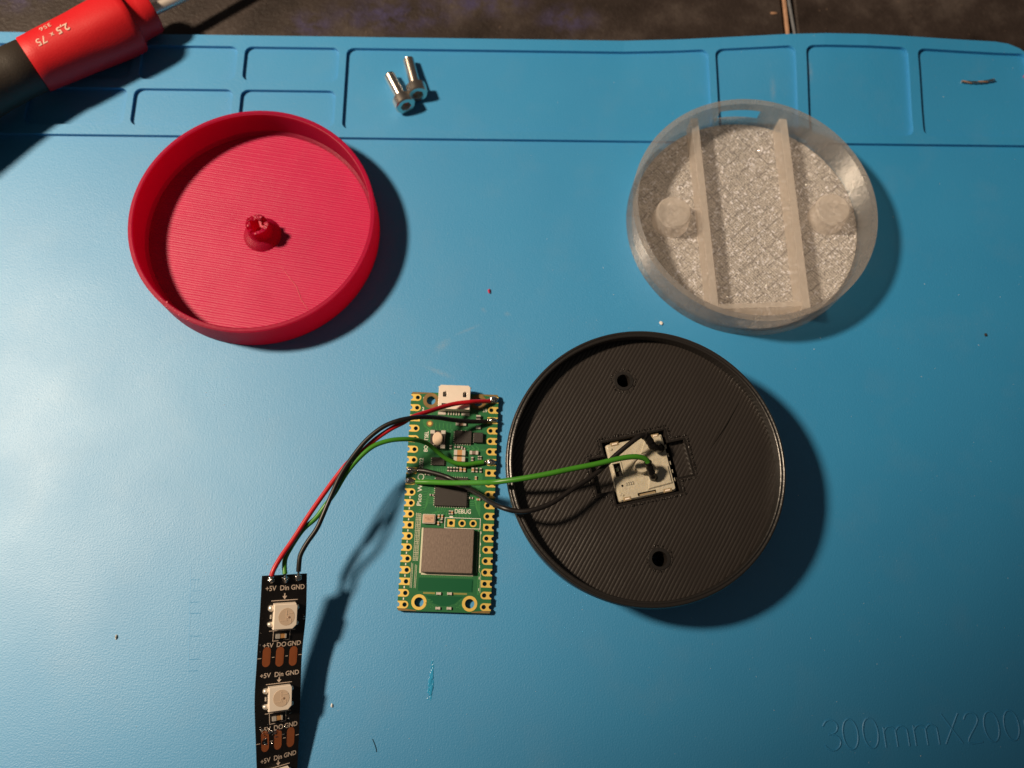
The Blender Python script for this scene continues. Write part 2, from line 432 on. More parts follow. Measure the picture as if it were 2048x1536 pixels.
# ------------------------------------------------------------------ silicone mat
LX = [(-200, 0), (35, 0), (49, .75), (63, 2.0), (79, 3.6), (90, 4.2), (101, 4.1), (112, 3.5), (126, 2.5), (139, 1.7), (160, 1.2)]
def lift(x, y):
    if y <= 125.2: return 0.0
    for (a, p), (c, q) in zip(LX, LX[1:]):
        if a <= x <= c: g = p + (q - p) * (x - a) / (c - a); break
    t = min(1, (y - 125.2) / 31.5)
    return g * t * t * (3 - 2 * t) * 1.02
mat_o = thing('silicone_mat', 'blue silicone soldering mat with a row of part trays along its back edge', 'mat', (0, 56, TZ))
OY, OZ = 56.0, TZ
def on_mat(b): return b.xf(lambda v: Vector((v.x, v.y - OY, v.z + lift(v.x, v.y) - OZ)))
def ytop(x):
    for e in (150.0, -150.0):
        d = 12 - abs(e - x)
        if d > 0: return 156.5 - 12 + math.sqrt(max(0, 144 - d * d))
    return 156.5
xs = [-150, -149.6, -148.6, -147, -144.5, -141.5] + [-138 + 3 * k for k in range(93)] + [141.5, 144.5, 147, 148.6, 149.6, 150]
b = MB(); NY = 60; rows = []
for j in range(NY + 1):
    q = j / NY
    rows.append([(x, -43.5 + (ytop(x) + 43.5) * q, 0.0) for x in xs])
vs = [v for r in rows for v in r]; n = len(xs)
fs = [(j * n + i, j * n + i + 1, (j + 1) * n + i + 1, (j + 1) * n + i) for j in range(NY) for i in range(n - 1)]
b.add(vs, fs)
rim = [(x, -43.5) for x in xs] + [rows[j][-1][:2] for j in range(1, NY)] + [(x, ytop(x)) for x in reversed(xs)] + [rows[j][0][:2] for j in range(NY - 1, 0, -1)]
b.loft([[(x, y, TZ) for x, y in rim], [(x, y, 0) for x, y in rim]], False, False)
on_mat(b).build('mat_sheet', 'mat', mat_o, 40)
pockets = [(-124.6, 142.1, -98.5, 152.9), (-96.3, 142.1, -70.5, 152.9), (-68.6, 142.1, -42.9, 152.9), (-147, 142.1, -126.6, 152.9), (-147, 128.0, -126.6, 139.3),
           (-124.6, 128.0, -98.5, 139.3), (-96.8, 128.0, -70.5, 139.3), (-68.5, 128.0, -43.1, 139.3), (-41.0, 127.6, 57.9, 152.9), (59.7, 127.6, 81.2, 152.9), (84.0, 127.6, 112.2, 152.9), (114.9, 127.6, 146.3, 152.9)]
outer = [(x, 125.1) for x in (-149.4, 149.4)] + [(x, y) for x, y in reversed([(x, ytop(x) - .05) for x in xs if abs(x) < 149.5])]
fr = flat([dense(outer, 3)] + [dense(rrect(*p, 2.0, 5), 3) for p in pockets], 0.02, 1.0)
def sliced(b, cuts):
    """cut the plate along planes so that it can bend with the lifted edge of the mat"""
    bm = bmesh.new(); vs = [bm.verts.new(v) for v in b.v]
    for f in b.f:
        try: bm.faces.new([vs[i] for i in f])
        except ValueError: pass
    bmesh.ops.remove_doubles(bm, verts=bm.verts, dist=1e-4)
    for co, no in cuts:
        bmesh.ops.bisect_plane(bm, geom=bm.verts[:] + bm.edges[:] + bm.faces[:], plane_co=co, plane_no=no, dist=1e-5)
    bm.verts.index_update(); o = MB(); o.add([tuple(v.co) for v in bm.verts], [tuple(v.index for v in f.verts) for f in bm.faces]); bm.free(); return o
fr = sliced(fr, [((20 + 3 * k + .017, 0, 0), (1, 0, 0)) for k in range(44)] + [((0, 126.3 + 4.3 * k, 0), (0, 1, 0)) for k in range(7)])
on_mat(fr).build('tray_frame', 'mat', mat_o)
# moulded lettering and ruler marks
GLY = {'3': (4.2, [[(.2, 5.0), (.9, 5.9), (2.0, 6.2), (3.0, 5.7), (3.4, 4.8), (3.0, 3.8), (1.9, 3.3), (1.3, 3.25)], [(1.9, 3.3), (3.1, 2.8), (3.7, 1.8), (3.3, .7), (2.2, 0), (1.0, .15), (.1, 1.1)]]),
       '0': (4.5, [[(1.85 + 1.65 * math.sin(a), 3.1 + 3.1 * math.cos(a)) for a in [2 * PI * k / 18 for k in range(19)]]]),
       'm': (6.7, [[(.3, 0), (.3, 4.2)], [(.3, 3.2), (1.0, 4.0), (1.9, 4.2), (2.7, 3.7), (2.9, 3.0), (2.9, 0)], [(2.9, 3.2), (3.6, 4.0), (4.4, 4.2), (5.2, 3.7), (5.5, 3.0), (5.5, 0)]]),
       'X': (4.9, [[(.2, 0), (4.0, 6.2)], [(4.0, 0), (.2, 6.2)]]),
       '2': (4.3, [[(.2, 4.8), (.8, 5.8), (1.8, 6.2), (2.9, 5.8), (3.3, 4.8), (2.8, 3.6), (.2, .05), (3.6, .05)]])}
b = MB(); x = 0.0; p0 = Vector((72.6, -25.2)); ta = math.radians(2.7); sh = -.10
for ch in '300mmX200mm':
    adv, strokes = GLY[ch]
    for st in strokes:
        q = []
        for gx, gy in st:
            X = (x + gx) + sh * gy * 0; q.append((p0.x + X * math.cos(ta) - gy * math.sin(ta), p0.y + X * math.sin(ta) + gy * math.cos(ta), -.06))
        b.tube(smoothed(crom(q, 4), 1) if len(q) > 2 else q, .24, 8)
    x += adv
on_mat(b).build('moulded_lettering', 'mat', mat_o, 60)
b = MB()
def ridge(a, c, r=.16): b.tube([(a[0], a[1], -.105), (c[0], c[1], -.105)], r, 6)
ridge((-68.9, 14.0), (-67.2, -7.5), .15)
for k in range(9):
    y = 11.0 - 2.45 * k; x0 = -68.7 + 1.6 * (11 - y) / 20
    ridge((x0, y), (x0 + (2.6 if k % 2 else 2.1), y + .1), .13)
on_mat(b).build('ruler_mark', 'mat', mat_o, 60)

# ------------------------------------------------------------------ red lid
RC = Vector((-59.65, 97.2, 0)); RR, RH = 30.0, 9.6
red = thing('printed_case', 'red plastic printed lid lying open side up with a broken stem in its centre', 'case', RC, 0, 'round printed housing pieces')
MB().lathe([(RR - .35, 0), (RR, .35), (RR, RH - .25), (RR - .25, RH), (RR - .95, RH), (RR - 1.2, RH - .25), (RR - 1.2, 2.0), (RR - 1.9, 1.3), (RR - 2.0, .9), (RR - 2.2, 0), (RR - .35, 0)], 160).build('wall', 'red_wall', red, 35)
b = MB(); b.loft([[(p[0], p[1], 0.02) for p in circle((0, 0), RR - 1.7, 120)], [(p[0], p[1], 1.2) for p in circle((0, 0), RR - 1.7, 120)]]); b.build('floor', 'red_floor', red, 35)
hub = Vector((-59.2, 96.5, 0)) - RC
b = MB(); rnd = random.Random(3); NN = 40
prof = [(4.75, 1.21), (4.35, 1.9), (3.9, 2.6), (3.35, 3.1), (2.95, 3.4), (2.9, 4.2), (2.85, 5.0)]
rings = [[(hub.x + r * math.cos(2 * PI * k / NN), hub.y + r * math.sin(2 * PI * k / NN), z) for k in range(NN)] for r, z in prof]
top = [6.9 - (1.3 if k in (3, 4, 5, 22, 23, 24) else 0) + .22 * math.sin(2 * PI * k / NN * 5 + 1) + rnd.uniform(-.15, .15) for k in range(NN)]
inn = [1.7 + .2 * math.sin(2 * PI * k / NN * 3) + .2 * math.sin(2 * PI * k / NN * 7 + 2) for k in range(NN)]
rings.append([(hub.x + (2.75 + rnd.uniform(-.12, .1)) * math.cos(2 * PI * k / NN), hub.y + (2.75 + rnd.uniform(-.12, .1)) * math.sin(2 * PI * k / NN), top[k]) for k in range(NN)])
rings.append([(hub.x + inn[k] * math.cos(2 * PI * k / NN), hub.y + inn[k] * math.sin(2 * PI * k / NN), top[k] - .25 + rnd.uniform(-.25, .2)) for k in range(NN)])
rings.append([(hub.x + 1.55 * math.cos(2 * PI * k / NN), hub.y + 1.55 * math.sin(2 * PI * k / NN), 2.4) for k in range(NN)])
b.loft(rings, False, True); b.build('stem', 'red_wall', red, 50)
b = MB()
for k in range(9):
    a = rnd.uniform(0, 2 * PI); r = rnd.uniform(2.0, 2.6)
    if 1.2 < a < 1.9: continue
    b.blobs((hub.x + r * math.cos(a), hub.y + r * math.sin(a), 6.75 + rnd.uniform(-.1, .2)), rnd.uniform(.16, .3), k, (1.3, .9, .6), 2, .2)
b.tube([(hub.x + .4, hub.y + 1.9, 5.7), (hub.x + .7, hub.y + .3, 5.3), (hub.x + 1.9, hub.y - .2, 5.6)], [.5, .35, .5], 7)
b.build('torn_edge', 'red_torn', red, 60)
b = MB()
for k in range(12):
    a = math.radians(228 + k * 1.5 + rnd.uniform(-.4, .4)); r = RR - .6 + rnd.uniform(-.5, .4)
    b.blobs((r * math.cos(a), r * math.sin(a), RH + .0), rnd.uniform(.08, .2), k, (1.2, 1.2, .6), 1, .35)
sc = [px(u, v, 1.22) - RC for u, v in ((560, 530), (575, 550), (592.7, 573), (603, 600.6), (611, 612), (618.6, 625))]; b.tube(sc, [.05, .10, .12, .14, .09, .05], 6)
b.build('print_scar', 'red_torn', red, 60)['kind'] = 'stuff'

# ------------------------------------------------------------------ clear lid
CC = Vector((64.3, 101.2, 0)); CRR, CHH = 30.5, 10.4
clr = thing('printed_case', 'clear translucent printed base with two ribs, two posts and a cable slot', 'case', CC, 0, 'round printed housing pieces')
def arcwall():
    b = MB(); n = 180; ri = CRR - 1.4
    a_lo = math.atan2(132 - CC.y, 69.6 - CC.x); a_hi = math.atan2(132 - CC.y, 57.7 - CC.x)
    Z = [0, 2.7, 7.7, CHH]
    angs = [a_lo + (a_hi - a_lo) * k / 12 for k in range(13)] + [a_hi + (a_lo + 2 * PI - a_hi) * k / 168 for k in range(1, 168)]
    n = len(angs); P = lambda r, k, z: (r * math.cos(angs[k % n]), r * math.sin(angs[k % n]), z)
    for k in range(n):
        for j in range(3):
            if k < 12 and j == 1: continue
            b.add([P(CRR, k, Z[j]), P(CRR, k + 1, Z[j]), P(CRR, k + 1, Z[j + 1]), P(CRR, k, Z[j + 1])], [(0, 1, 2, 3)])
            b.add([P(ri, k, Z[j]), P(ri, k + 1, Z[j]), P(ri, k + 1, Z[j + 1]), P(ri, k, Z[j + 1])], [(3, 2, 1, 0)])
        for z in (0, CHH): b.add([P(CRR, k, z), P(CRR, k + 1, z), P(ri, k + 1, z), P(ri, k, z)], [(0, 1, 2, 3)])
        if k < 12:
            for z in (Z[1], Z[2]): b.add([P(CRR, k, z), P(CRR, k + 1, z), P(ri, k + 1, z), P(ri, k, z)], [(0, 1, 2, 3)])
    for k in (0, 12): b.add([P(CRR, k, Z[1]), P(ri, k, Z[1]), P(ri, k, Z[2]), P(CRR, k, Z[2])], [(0, 1, 2, 3)])
    bm = bmesh.new(); vm = {}
    for f in b.f:
        vv = []
        for i in f:
            key = tuple(round(c, 4) for c in b.v[i])
            if key not in vm: vm[key] = bm.verts.new(b.v[i])
            vv.append(vm[key])
        try: bm.faces.new(vv)
        except ValueError: pass
    bm.verts.index_update(); o = MB(); o.add([tuple(v.co) for v in bm.verts], [tuple(v.index for v in f.verts) for f in bm.faces]); bm.free(); return o
arcwall().build('wall', 'clear_wall', clr, 35)
b = MB(); b.loft([[(p[0], p[1], 0.02) for p in circle((0, 0), CRR - 1.42, 120)], [(p[0], p[1], 1.2) for p in circle((0, 0), CRR - 1.42, 120)]]); b.build('floor', 'clear_floor', clr, 35)
b = MB(); rnd = random.Random(41)
for k in range(2200):
    r = math.sqrt(rnd.random()) * (CRR - 1.8); a = rnd.uniform(0, 2 * PI); x, y = r * math.cos(a), r * math.sin(a)
    o_ = len(b.v); sz = rnd.choice((.12, .15, .18, .22, .28)) * rnd.uniform(.7, 1.2)
    b.blobs((0, 0, 0), sz, k, (rnd.uniform(1.1, 2.4), .8, .55), 1, .3)
    c_, s_ = math.cos(math.radians(42 + (90 if rnd.random() < .4 else 0))), 0; s_ = math.sqrt(1 - c_ * c_)
    b.v[o_:] = [(x + vx * c_ - vy * s_, y + vx * s_ + vy * c_, 1.2 + vz) for vx, vy, vz in b.v[o_:]]
b.build('printing_bead', 'clear_bead', clr)['kind'] = 'stuff'
def rib(p, q, th, h):
    p = Vector(p) - CC; q = Vector(q) - CC; d = (q - p).normalized(); nn = Vector((-d.y, d.x, 0)) * th
    pts = [p, q, q + nn, p + nn]; return MB().prism([(v.x, v.y) for v in pts], 1.21, h, .12)
rib((54.4, 75.4, 0), (52.5, 128.2, 0), 1.8, 7).build('rib', 'clear_solid', clr)
rib((76.9, 75.4, 0), (75.8, 128.4, 0), 1.9, 7).build('rib', 'clear_solid', clr)
rib((54.45, 75.0, 0), (75.0, 76.0, 0), 1.3, 6.9).build('cross_rib', 'clear_solid', clr)
for c in ((45.0, 101.4), (85.6, 102.75)):
    q = Vector((c[0], c[1], 0)) - CC
    MB().lathe([(4.75, 1.21), (4.6, 1.6), (4.45, 5.9), (4.0, 6.4), (2.2, 6.55), (1.0, 6.45), (0.02, 6.3)], 40, (q.x, q.y)).build('post', 'clear_solid', clr, 35)

# ------------------------------------------------------------------ black base
BC = Vector((33.42, 35.31, 0)); BR, BH, BF = 31.0, 15.6, 12.5
blk = thing('printed_case', 'black printed base holding the cream key switch, ridged floor with two screw holes', 'case', BC, 0, 'round printed housing pieces')
def bead(rc, zc, r, a0, a1, n=6): return [(rc + r * math.cos(math.radians(a0 + (a1 - a0) * k / n)), zc + r * math.sin(math.radians(a0 + (a1 - a0) * k / n))) for k in range(n + 1)]
MB().lathe([(BR - 1.4, 0), (BR - 1.1, .4), (BR - .9, BH - 2.2)] + bead(BR - .45, BH - 1.25, .45, -60, 55) + bead(BR - .52, BH - .38, .38, -5, 150) + bead(BR - 1.22, BH - .38, .36, 30, 180) + [(BR - 1.58, BF), (BR - 1.58, 0), (BR - 1.4, 0)], 180).build('wall', 'black_rim', blk, 60)
SWC = px(1282, 934.5, BF + .3); SA = math.radians(12)
def sw(u, v, z=0.0): return Vector((SWC.x + u * math.cos(SA) - v * math.sin(SA), SWC.y + u * math.sin(SA) + v * math.cos(SA), z))
cut = [(-7.25, 7.2), (-7.25, 4.0), (-10.9, 4.0), (-10.9, -3.8), (-7.25, -3.8), (-7.25, -6.9), (7.25, -6.9), (7.25, -3.8), (11.0, -3.8), (11.0, 4.2), (7.25, 4.2), (7.25, 7.2)]
cutw = [(sw(u, v) - BC).to_2d() for u, v in cut]
H1 = (px(1247, 762, BF) - BC).to_2d(); H2 = (px(1319, 1118, BF) - BC).to_2d()
flat([circle((0, 0), BR - 1.5, 140), [tuple(p) for p in cutw], circle(H1, 1.45, 28), circle(H2, 1.6, 28)], BF - 2.6, BF).build('floor', 'black_floor', blk, 30)
for Hc, r in ((H1, 1.45), (H2, 1.6)):
    MB().lathe([(r + .85, BF - .05), (r + .75, BF + .16), (r + .08, BF + .18), (r, BF + .02), (r, 3.0), (r + .9, 3.0), (r + .9, BF - .05)], 32, Hc).build('screw_hole', 'black_rim', blk, 40)
for u0, u1 in ((-11.6, -6.6), (7.9, 11.6)):
    MB().prism([(p - BC).to_2d()[:] for p in (sw(u0, -4.6), sw(u1, -4.6), sw(u1, 4.9), sw(u0, 4.9))], BF - 3.6, BF - 1.5).build('side_pocket', 'black_floor', blk)
b = MB(); N = len(cut)
def poly_off(d):
    out = []
    for i in range(N):
        p, q, r = Vector(cut[i - 1]), Vector(cut[i]), Vector(cut[(i + 1) % N])
        e1 = (q - p).normalized(); e2 = (r - q).normalized(); n1 = Vector((e1.y, -e1.x)); n2 = Vector((e2.y, -e2.x))
        out.append(q - (n1 + n2) * d)
    return out
# raised outline bead and printing nubs round the cut-out
sgn = 1
a0 = poly_off(0.03); a1 = poly_off(.42)
if abs(a1[0].x) < abs(a0[0].x): a0, a1 = poly_off(-.03), poly_off(-.42); sgn = -1
R0 = [(sw(*p) - BC) for p in a0]; R1 = [(sw(*p) - BC) for p in a1]
b.loft([[(p.x, p.y, BF - .3) for p in R0], [(p.x, p.y, BF + .1) for p in R0], [(p.x, p.y, BF + .1) for p in R1], [(p.x, p.y, BF - .3) for p in R1]], False, False)
b.build('cutout_edge', 'black_gloss', blk, 30)
b = MB(); a2 = poly_off(.95 * sgn); rnd = random.Random(11)
for i in range(N):
    p, q = a2[i], a2[(i + 1) % N]; L = (q - p).length
    for k in range(int(L / .62)):
        t = (k + .5 + rnd.uniform(-.2, .2)) / (L / .62); c = sw(*(p + (q - p) * t)) - BC
        b.blobs((c.x, c.y, BF), rnd.uniform(.18, .34), k + i * 40, (1, 1, .8), 1, .3)
for Hc in (H1, H2):
    for k in range(26):
        a = 2 * PI * k / 26 + rnd.uniform(-.1, .1); r = rnd.uniform(2.6, 2.95)
        b.blobs((Hc.x + r * math.cos(a), Hc.y + r * math.sin(a), BF), rnd.uniform(.13, .27), k, (1, 1, .8), 1, .3)
b.build('printing_nub', 'black_gloss', blk, 60)['kind'] = 'stuff'
b = MB(); s1 = px(1478, 806, BF) - BC; s2 = px(1421, 898, BF) - BC
b.tube([(s1.x, s1.y, BF), ((s1.x + s2.x) / 2 + .2, (s1.y + s2.y) / 2, BF + .02), (s2.x, s2.y, BF)], [.06, .16, .05], 6); b.build('print_seam', 'black_gloss', blk, 60)

# ------------------------------------------------------------------ key switch
ks = thing('key_switch', 'cream key switch set upside down in the cut-out of the black base', 'switch', (SWC.x, SWC.y, BF - 7), SA)
Z = 7.0                                  # floor level of the base in the switch's own height
b = MB()
b.loft([[(x, y, z) for x, y in rrect(-6.6 * k, -6.6 * k, 6.6 * k, 6.6 * k, .5, 3)] for z, k in ((1, 1.0), (Z - .8, 1.0), (Z - .1, .985), (Z + .12, .955))], True, False)
top_holes = [rrect(-6.3 + .25, -.95, -4.3, 1.95, .1), ]
tp = flat([rrect(-6.3, -6.3, 6.3, 6.3, .45, 3), rrect(-5.95, -1.0, -4.4, 1.9, .1, 2), rrect(-2.2, -6.2, 2.0, -5.5, .1, 2), circle((-4.95, 4.1), .26, 10), circle((-5.05, -3.2), .26, 10)], Z + .1, Z + .32, .05)
b.add(tp.v, tp.f); b.build('housing', 'switch_cream', ks, 35)
MB().box(-5.93, -.98, Z - 2.2, -4.42, 1.88, Z - .9).build('led_slot', 'hole_black', ks)
b = MB(); b.box(-5.5, .2, Z - .9, -4.7, 1.2, Z - .6, .1); b.build('contact_leaf', 'steel', ks)
b = MB()
for (x0, y0, x1, y1) in ((-6.25, -1.25, -4.1, -1.02), (-6.25, 1.92, -4.1, 2.15), (-4.38, -1.02, -4.1, 1.92)): b.box(x0, y0, Z + .3, x1, y1, Z + .5, .05)
b.build('slot_rim', 'switch_cream', ks)
MB().lathe([(2.05, Z + .3), (2.0, Z + .5), (1.75, Z + .55), (1.62, Z + .7), (1.58, Z + 2.3), (1.42, Z + 2.5), (.95, Z + 2.5), (.85, Z + 2.42), (.45, Z + 2.42), (.35, Z + 2.55), (.02, Z + 2.56)], 40).build('centre_post', 'switch_cream', ks, 30)
for u, v, r in ((-5.9, -4.9, .3), (5.6, 4.9, .35), (5.7, -4.6, .3), (-5.6, 5.3, .3), (-5.5, -5.2, .25)):
    MB().lathe([(r, Z + .3), (r * .9, Z + .5), (.02, Z + .56)], 12, (u, v)).build('moulded_pip', 'switch_cream', ks, 50)
b = MB(); b.prism([(.6, 2.9), (6.1, 3.3), (6.1, 6.0), (2.4, 6.0)], Z + .3, Z + .62, .2); b.build('terminal_boss', 'switch_cream', ks)
b = MB(); b.prism([(.3, -5.2), (5.9, -4.9), (6.0, -.9), (3.9, -.4), (1.3, -2.0)], Z + .3, Z + .66, .25); b.build('terminal_boss', 'switch_cream', ks)
for (u, v, wd) in ((-4.5, 6.3, 1.9), (4.9, 6.3, 1.7), (-4.7, -6.2, 1.8), (4.5, -6.2, 1.9)):
    sg = 1 if v > 0 else -1
    b = MB(); b.box(u - wd / 2, v - .42, Z + .05, u + wd / 2, v + .42, Z + .42, .1); b.build('clip_tab', 'switch_shade', ks)
    MB().box(u - wd / 2 + .35, v - .18, Z + .43, u + wd / 2 - .4, v + .16, Z + .56, .05).build('clip_latch', 'led_white', ks)
MB().box(-2.1, -6.1, Z - .8, 1.9, -5.55, Z - .25).build('slot_recess', 'switch_shade', ks)
b = MB()
for k in range(5): b.box(6.55, -4.5 + 1.9 * k, Z - .9, 6.95, -3.7 + 1.9 * k, Z - .2, .1)
b.build('side_tooth', 'switch_cream', ks)
tx = text('3222', 1.0, .02); tx.xf(lambda v: Vector((v.x - 3.3, v.y - 3.1, Z + .335))); tx.build('moulded_number', 'switch_shade', ks)

# ------------------------------------------------------------------ microcontroller board
PB = thing('circuit_board', 'green microcontroller board with gold edge pads and a metal shield', 'circuit board', (-10.351, 29.444, 0.35), -0.0308067)
holes = []
def pin_xy(p): return (-8.89, 24.13 - 2.54 * (p - 1)) if p <= 20 else (8.89, -24.13 + 2.54 * (p - 21))
out = []
def notch(x, y, s):     # half hole in the edge, walked upward on the right (s=1), downward on the left
    return [(x - s * .5 * math.cos(a), y + s * .5 * math.sin(a)) for a in [-PI / 2 + PI * k / 6 for k in range(7)]]
out += [(-10.1, -25.5), (10.1, -25.5), (10.5, -25.1)]
for p in range(21, 41): out += notch(10.5, pin_xy(p)[1], 1)
out += [(10.5, 25.1), (10.1, 25.5), (-10.1, 25.5), (-10.5, 25.1)]
for p in range(1, 21): out += notch(-10.5, pin_xy(p)[1], -1)
out += [(-10.5, -25.1)]
MH = [(-5.7, 23.5), (5.7, 23.5), (-5.7, -23.5), (5.7, -23.5)]; DB = [(.62, -5.6), (3.16, -5.6), (5.7, -5.55)]
flat([out] + [circle(pin_xy(p), .5, 12) for p in range(1, 41)] + [circle(c, 1.05, 20) for c in MH] + [circle(c, .5, 12) for c in DB], 0.02, 1.0).build('substrate', 'pcb', PB)
ZB = 1.0
def arc(cx, cy, r, a0, a1, n): return [(cx + r * math.cos(a0 + (a1 - a0) * k / n), cy + r * math.sin(a0 + (a1 - a0) * k / n)) for k in range(n + 1)]
nt = [(1.61 - .5 * math.cos(a), .5 * math.sin(a)) for a in [PI / 2 - PI * k / 6 for k in range(7)]]
edge_top = [(1.61, .8)] ; round_pad = [(1.61, -.8), (1.61, -.5)] + nt[::-1][1:-1] + [(1.61, .5), (1.61, .8)] + arc(0, 0, .84, PI / 2, 3 * PI / 2, 10)
sq_pad = [(1.61, -.8), (1.61, -.5)] + nt[::-1][1:-1] + [(1.61, .5), (1.61, .8), (-.84, .8), (-.84, -.8)]
pm = {k: flat([q, circle((0, 0), .5, 14)], 0.0, .05).mesh('pad', M['gold']) for k, q in (('r', round_pad), ('s', sq_pad))}
for p in range(1, 41):
    x, y = pin_xy(p); link('pad', pm['s' if p in (3, 8, 13, 18, 23, 28, 33, 38) else 'r'], PB, (x, y, ZB), 0 if p > 20 else PI)
for c, rm, ri, mt in ((MH[0], 1.9, 1.06, 'pcb_bare'), (MH[1], 1.9, 1.06, 'pcb_bare'), (MH[2], 1.72, 1.06, 'gold'), (MH[3], 1.72, 1.06, 'gold')):
    flat([circle(c, rm, 28), circle(c, ri, 24)], ZB, ZB + .05).build('mounting_ring', mt, PB)
for i, c in enumerate(DB):
    flat([rrect(c[0] - .85, c[1] - .85, c[0] + .85, c[1] + .85) if i == 0 else circle(c, .84, 20), circle(c, .5, 14)], ZB, ZB + .05).build('debug_pad', 'gold', PB)
# bare corners
for sx in (1, -1):
    for sy, d in ((1, 4.2), (-1, 3.9)):
        b = MB()
        q = [(sx * 10.3, sy * 25.45), (sx * 10.3, sy * 25.0), (sx * (10.3 - d * .4), sy * 24.98), (sx * (10.3 - d), sy * 25.25), (sx * (10.3 - d - .3), sy * 25.45)]
        b.prism(q if sx * sy > 0 else q[::-1], ZB + .002, ZB + .03); b.build('bare_edge', 'pcb_bare', PB)
# antenna keep-out
MB().box(-6.1, -21.0, ZB, 6.3, -18.1, ZB + .02).build('antenna_area', 'pcb_dark', PB)
MB().prism([(-4.4, -22.0), (-2.6, -23.6), (-.9, -24.2), (.6, -24.2), (2.3, -23.6), (4.2, -22.0)], ZB, ZB + .02).build('antenna_area', 'pcb_dark', PB)
b = MB(); b.box(-4.9, -21.65, ZB, -2.2, -21.25, ZB + .03); b.box(1.9, -21.6, ZB, 5.0, -21.2, ZB + .03); b.build('antenna_line', 'gold_line', PB)
b = MB()
for k in range(24): b.prism(circle((-5.7 + .5 * k, -17.75), .13, 6), ZB, ZB + .03)
for k in range(26): b.prism(circle((random.uniform(-4.2, -2.4) if k % 2 else random.uniform(2.6, 4.4), random.uniform(-24.7, -22.6)), .12, 6), ZB + .03, ZB + .05)
for k in range(40): b.prism(circle((random.uniform(-6, 7), random.uniform(-3, 22)), .12, 6), ZB + .025, ZB + .045)
b.build('via', 'pcb_light', PB)['kind'] = 'stuff'
# copper traces under the mask
b = MB()
def trace(pts, wd=.13, z=ZB + .012):
    pts = [Vector((x, y, 0)) for x, y in pts]
    for p, q in zip(pts, pts[1:]):
        d = (q - p)
        if d.length < 1e-4: continue
        d.normalize(); nn = Vector((-d.y, d.x, 0)) * wd / 2; p = p - d * wd * .4; q = q + d * wd * .4
        b.add([(v.x, v.y, z) for v in (p - nn, q - nn, q + nn, p + nn)], [(0, 1, 2, 3)])
for k in range(13):                       # left fan of the big chip
    y = 4.3 - .45 * k; yo = 4.6 - .62 * k
    trace([(-3.5, y), (-4.3 - .06 * k, y), (-4.9 - .06 * k - .1, yo), (-6.2, yo), (-6.9, yo - .55)])
for k in range(13):                       # right fan
    y = 4.0 - .45 * k
    trace([(4.1, y), (4.6 + .12 * k, y), (6.0 + .06 * k, y - 1.3 - .02 * k), (7.2, y - 2.4)])
for k in range(13):                       # bottom fan
    x = -2.7 + .48 * k
    trace([(x, -1.8), (x, -2.4 - .1 * abs(k - 6)), (x + (k - 6) * .22, -3.0 - .1 * abs(k - 6)), (x + (k - 6) * .3, -4.2)])
for k in range(12):                       # top fan toward the flash chip
    x = -2.7 + .48 * k
    trace([(x, 5.0), (x, 5.6 + .05 * k), (x - .5, 6.3), (x - .5, 7.0)])
for k in range(7):
    trace([(-7.2 + .3 * k, 20.2), (-7.2 + .3 * k, 17.6 - .2 * k), (-6.4 + .25 * k, 16.6 - .2 * k), (-6.4 + .25 * k, 15.8)], .12)
for k in range(8):
    trace([(-6.3 + .28 * k, 10.4), (-6.3 + .28 * k, 5.4 + .1 * k)], .12)
for k in range(5):
    trace([(7.3 - .28 * k, 8.4), (7.3 - .28 * k, 3.4), (6.6 - .28 * k, 2.7), (6.6 - .28 * k, 1.5)], .12)
for x in (6.9, 7.25, 7.6): trace([(x, -6.9), (x, -16.5), (x + .45, -17.1), (x + .45, -21.5)], .13)
for k in range(5): trace([(-4.2 + .9 * k, 18.0), (-4.2 + .9 * k, 16.7), (-3.8 + .9 * k, 16.3)], .12)
for k in range(4): trace([(2.4 + 1.1 * k, 12.6), (3.2 + 1.1 * k, 11.8), (4.4 + 1.1 * k, 11.8)], .14)
b.build('trace', 'pcb_light', PB)['kind'] = 'stuff'
# pale traces beside the shield; glare on the left ladder is put into colour
b = MB(); z = ZB + .02
for k, x in enumerate((-7.55, -7.15, -6.8, -6.5)): trace([(x + .08, -3.5 - .1 * k), (x - .05, -14.4)], .10, z)
for k in range(26): trace([(-7.55, -3.8 - .42 * k), (-6.5, -3.7 - .42 * k)], .07 if k % 3 else .14, z)
for x in (-7.9, -7.6, -7.0, -6.7): trace([(x, -14.9 - (x + 7.9) * .4), (x, -20.4)], .09, z)
trace([(7.5, -7.2), (7.5, -16.2), (7.9, -16.8), (7.9, -21.0)], .08, z); trace([(6.95, -7.0), (6.95, -16.6)], .06, z); trace([(6.1, -18.5), (6.1, -20.8)], .09, z)
b.build('bright_trace', 'trace_shine', PB)['kind'] = 'stuff'
b = MB()
for p in list(range(10, 20)): b.box(-9.35, pin_xy(p)[1] - 1.5, ZB, -9.1, pin_xy(p)[1] - 1.02, ZB + .03)
for p in list(range(22, 28)): b.box(7.55, pin_xy(p)[1] + .95, ZB, 7.68, pin_xy(p)[1] + 1.55, ZB + .03)
for q in ((-.88, -4.45, 7.4, -4.33), (-.88, -6.82, 7.4, -6.7), (-.88, -6.7, -.76, -4.45), (7.28, -6.7, 7.4, -4.45), (.2, -4.33, .95, -4.0)): b.box(q[0], q[1], ZB, q[2], q[3], ZB + .03)
b.build('silkscreen_line', 'silkscreen', PB)
def print_on(body, x, y, size, rot=0.0, sx=1.0, mat_='silkscreen', par=PB, z=ZB + .03):
    b = text(body, size, 0, .012, sx); c, s_ = math.cos(rot), math.sin(rot)
    b.xf(lambda v: Vector((x + v.x * c - v.y * s_, y + v.x * s_ + v.y * c, z)))
    return b.build('printed_lettering', mat_, par)
print_on('DEBUG', 3.2, -2.9, 1.45, 0, .82)
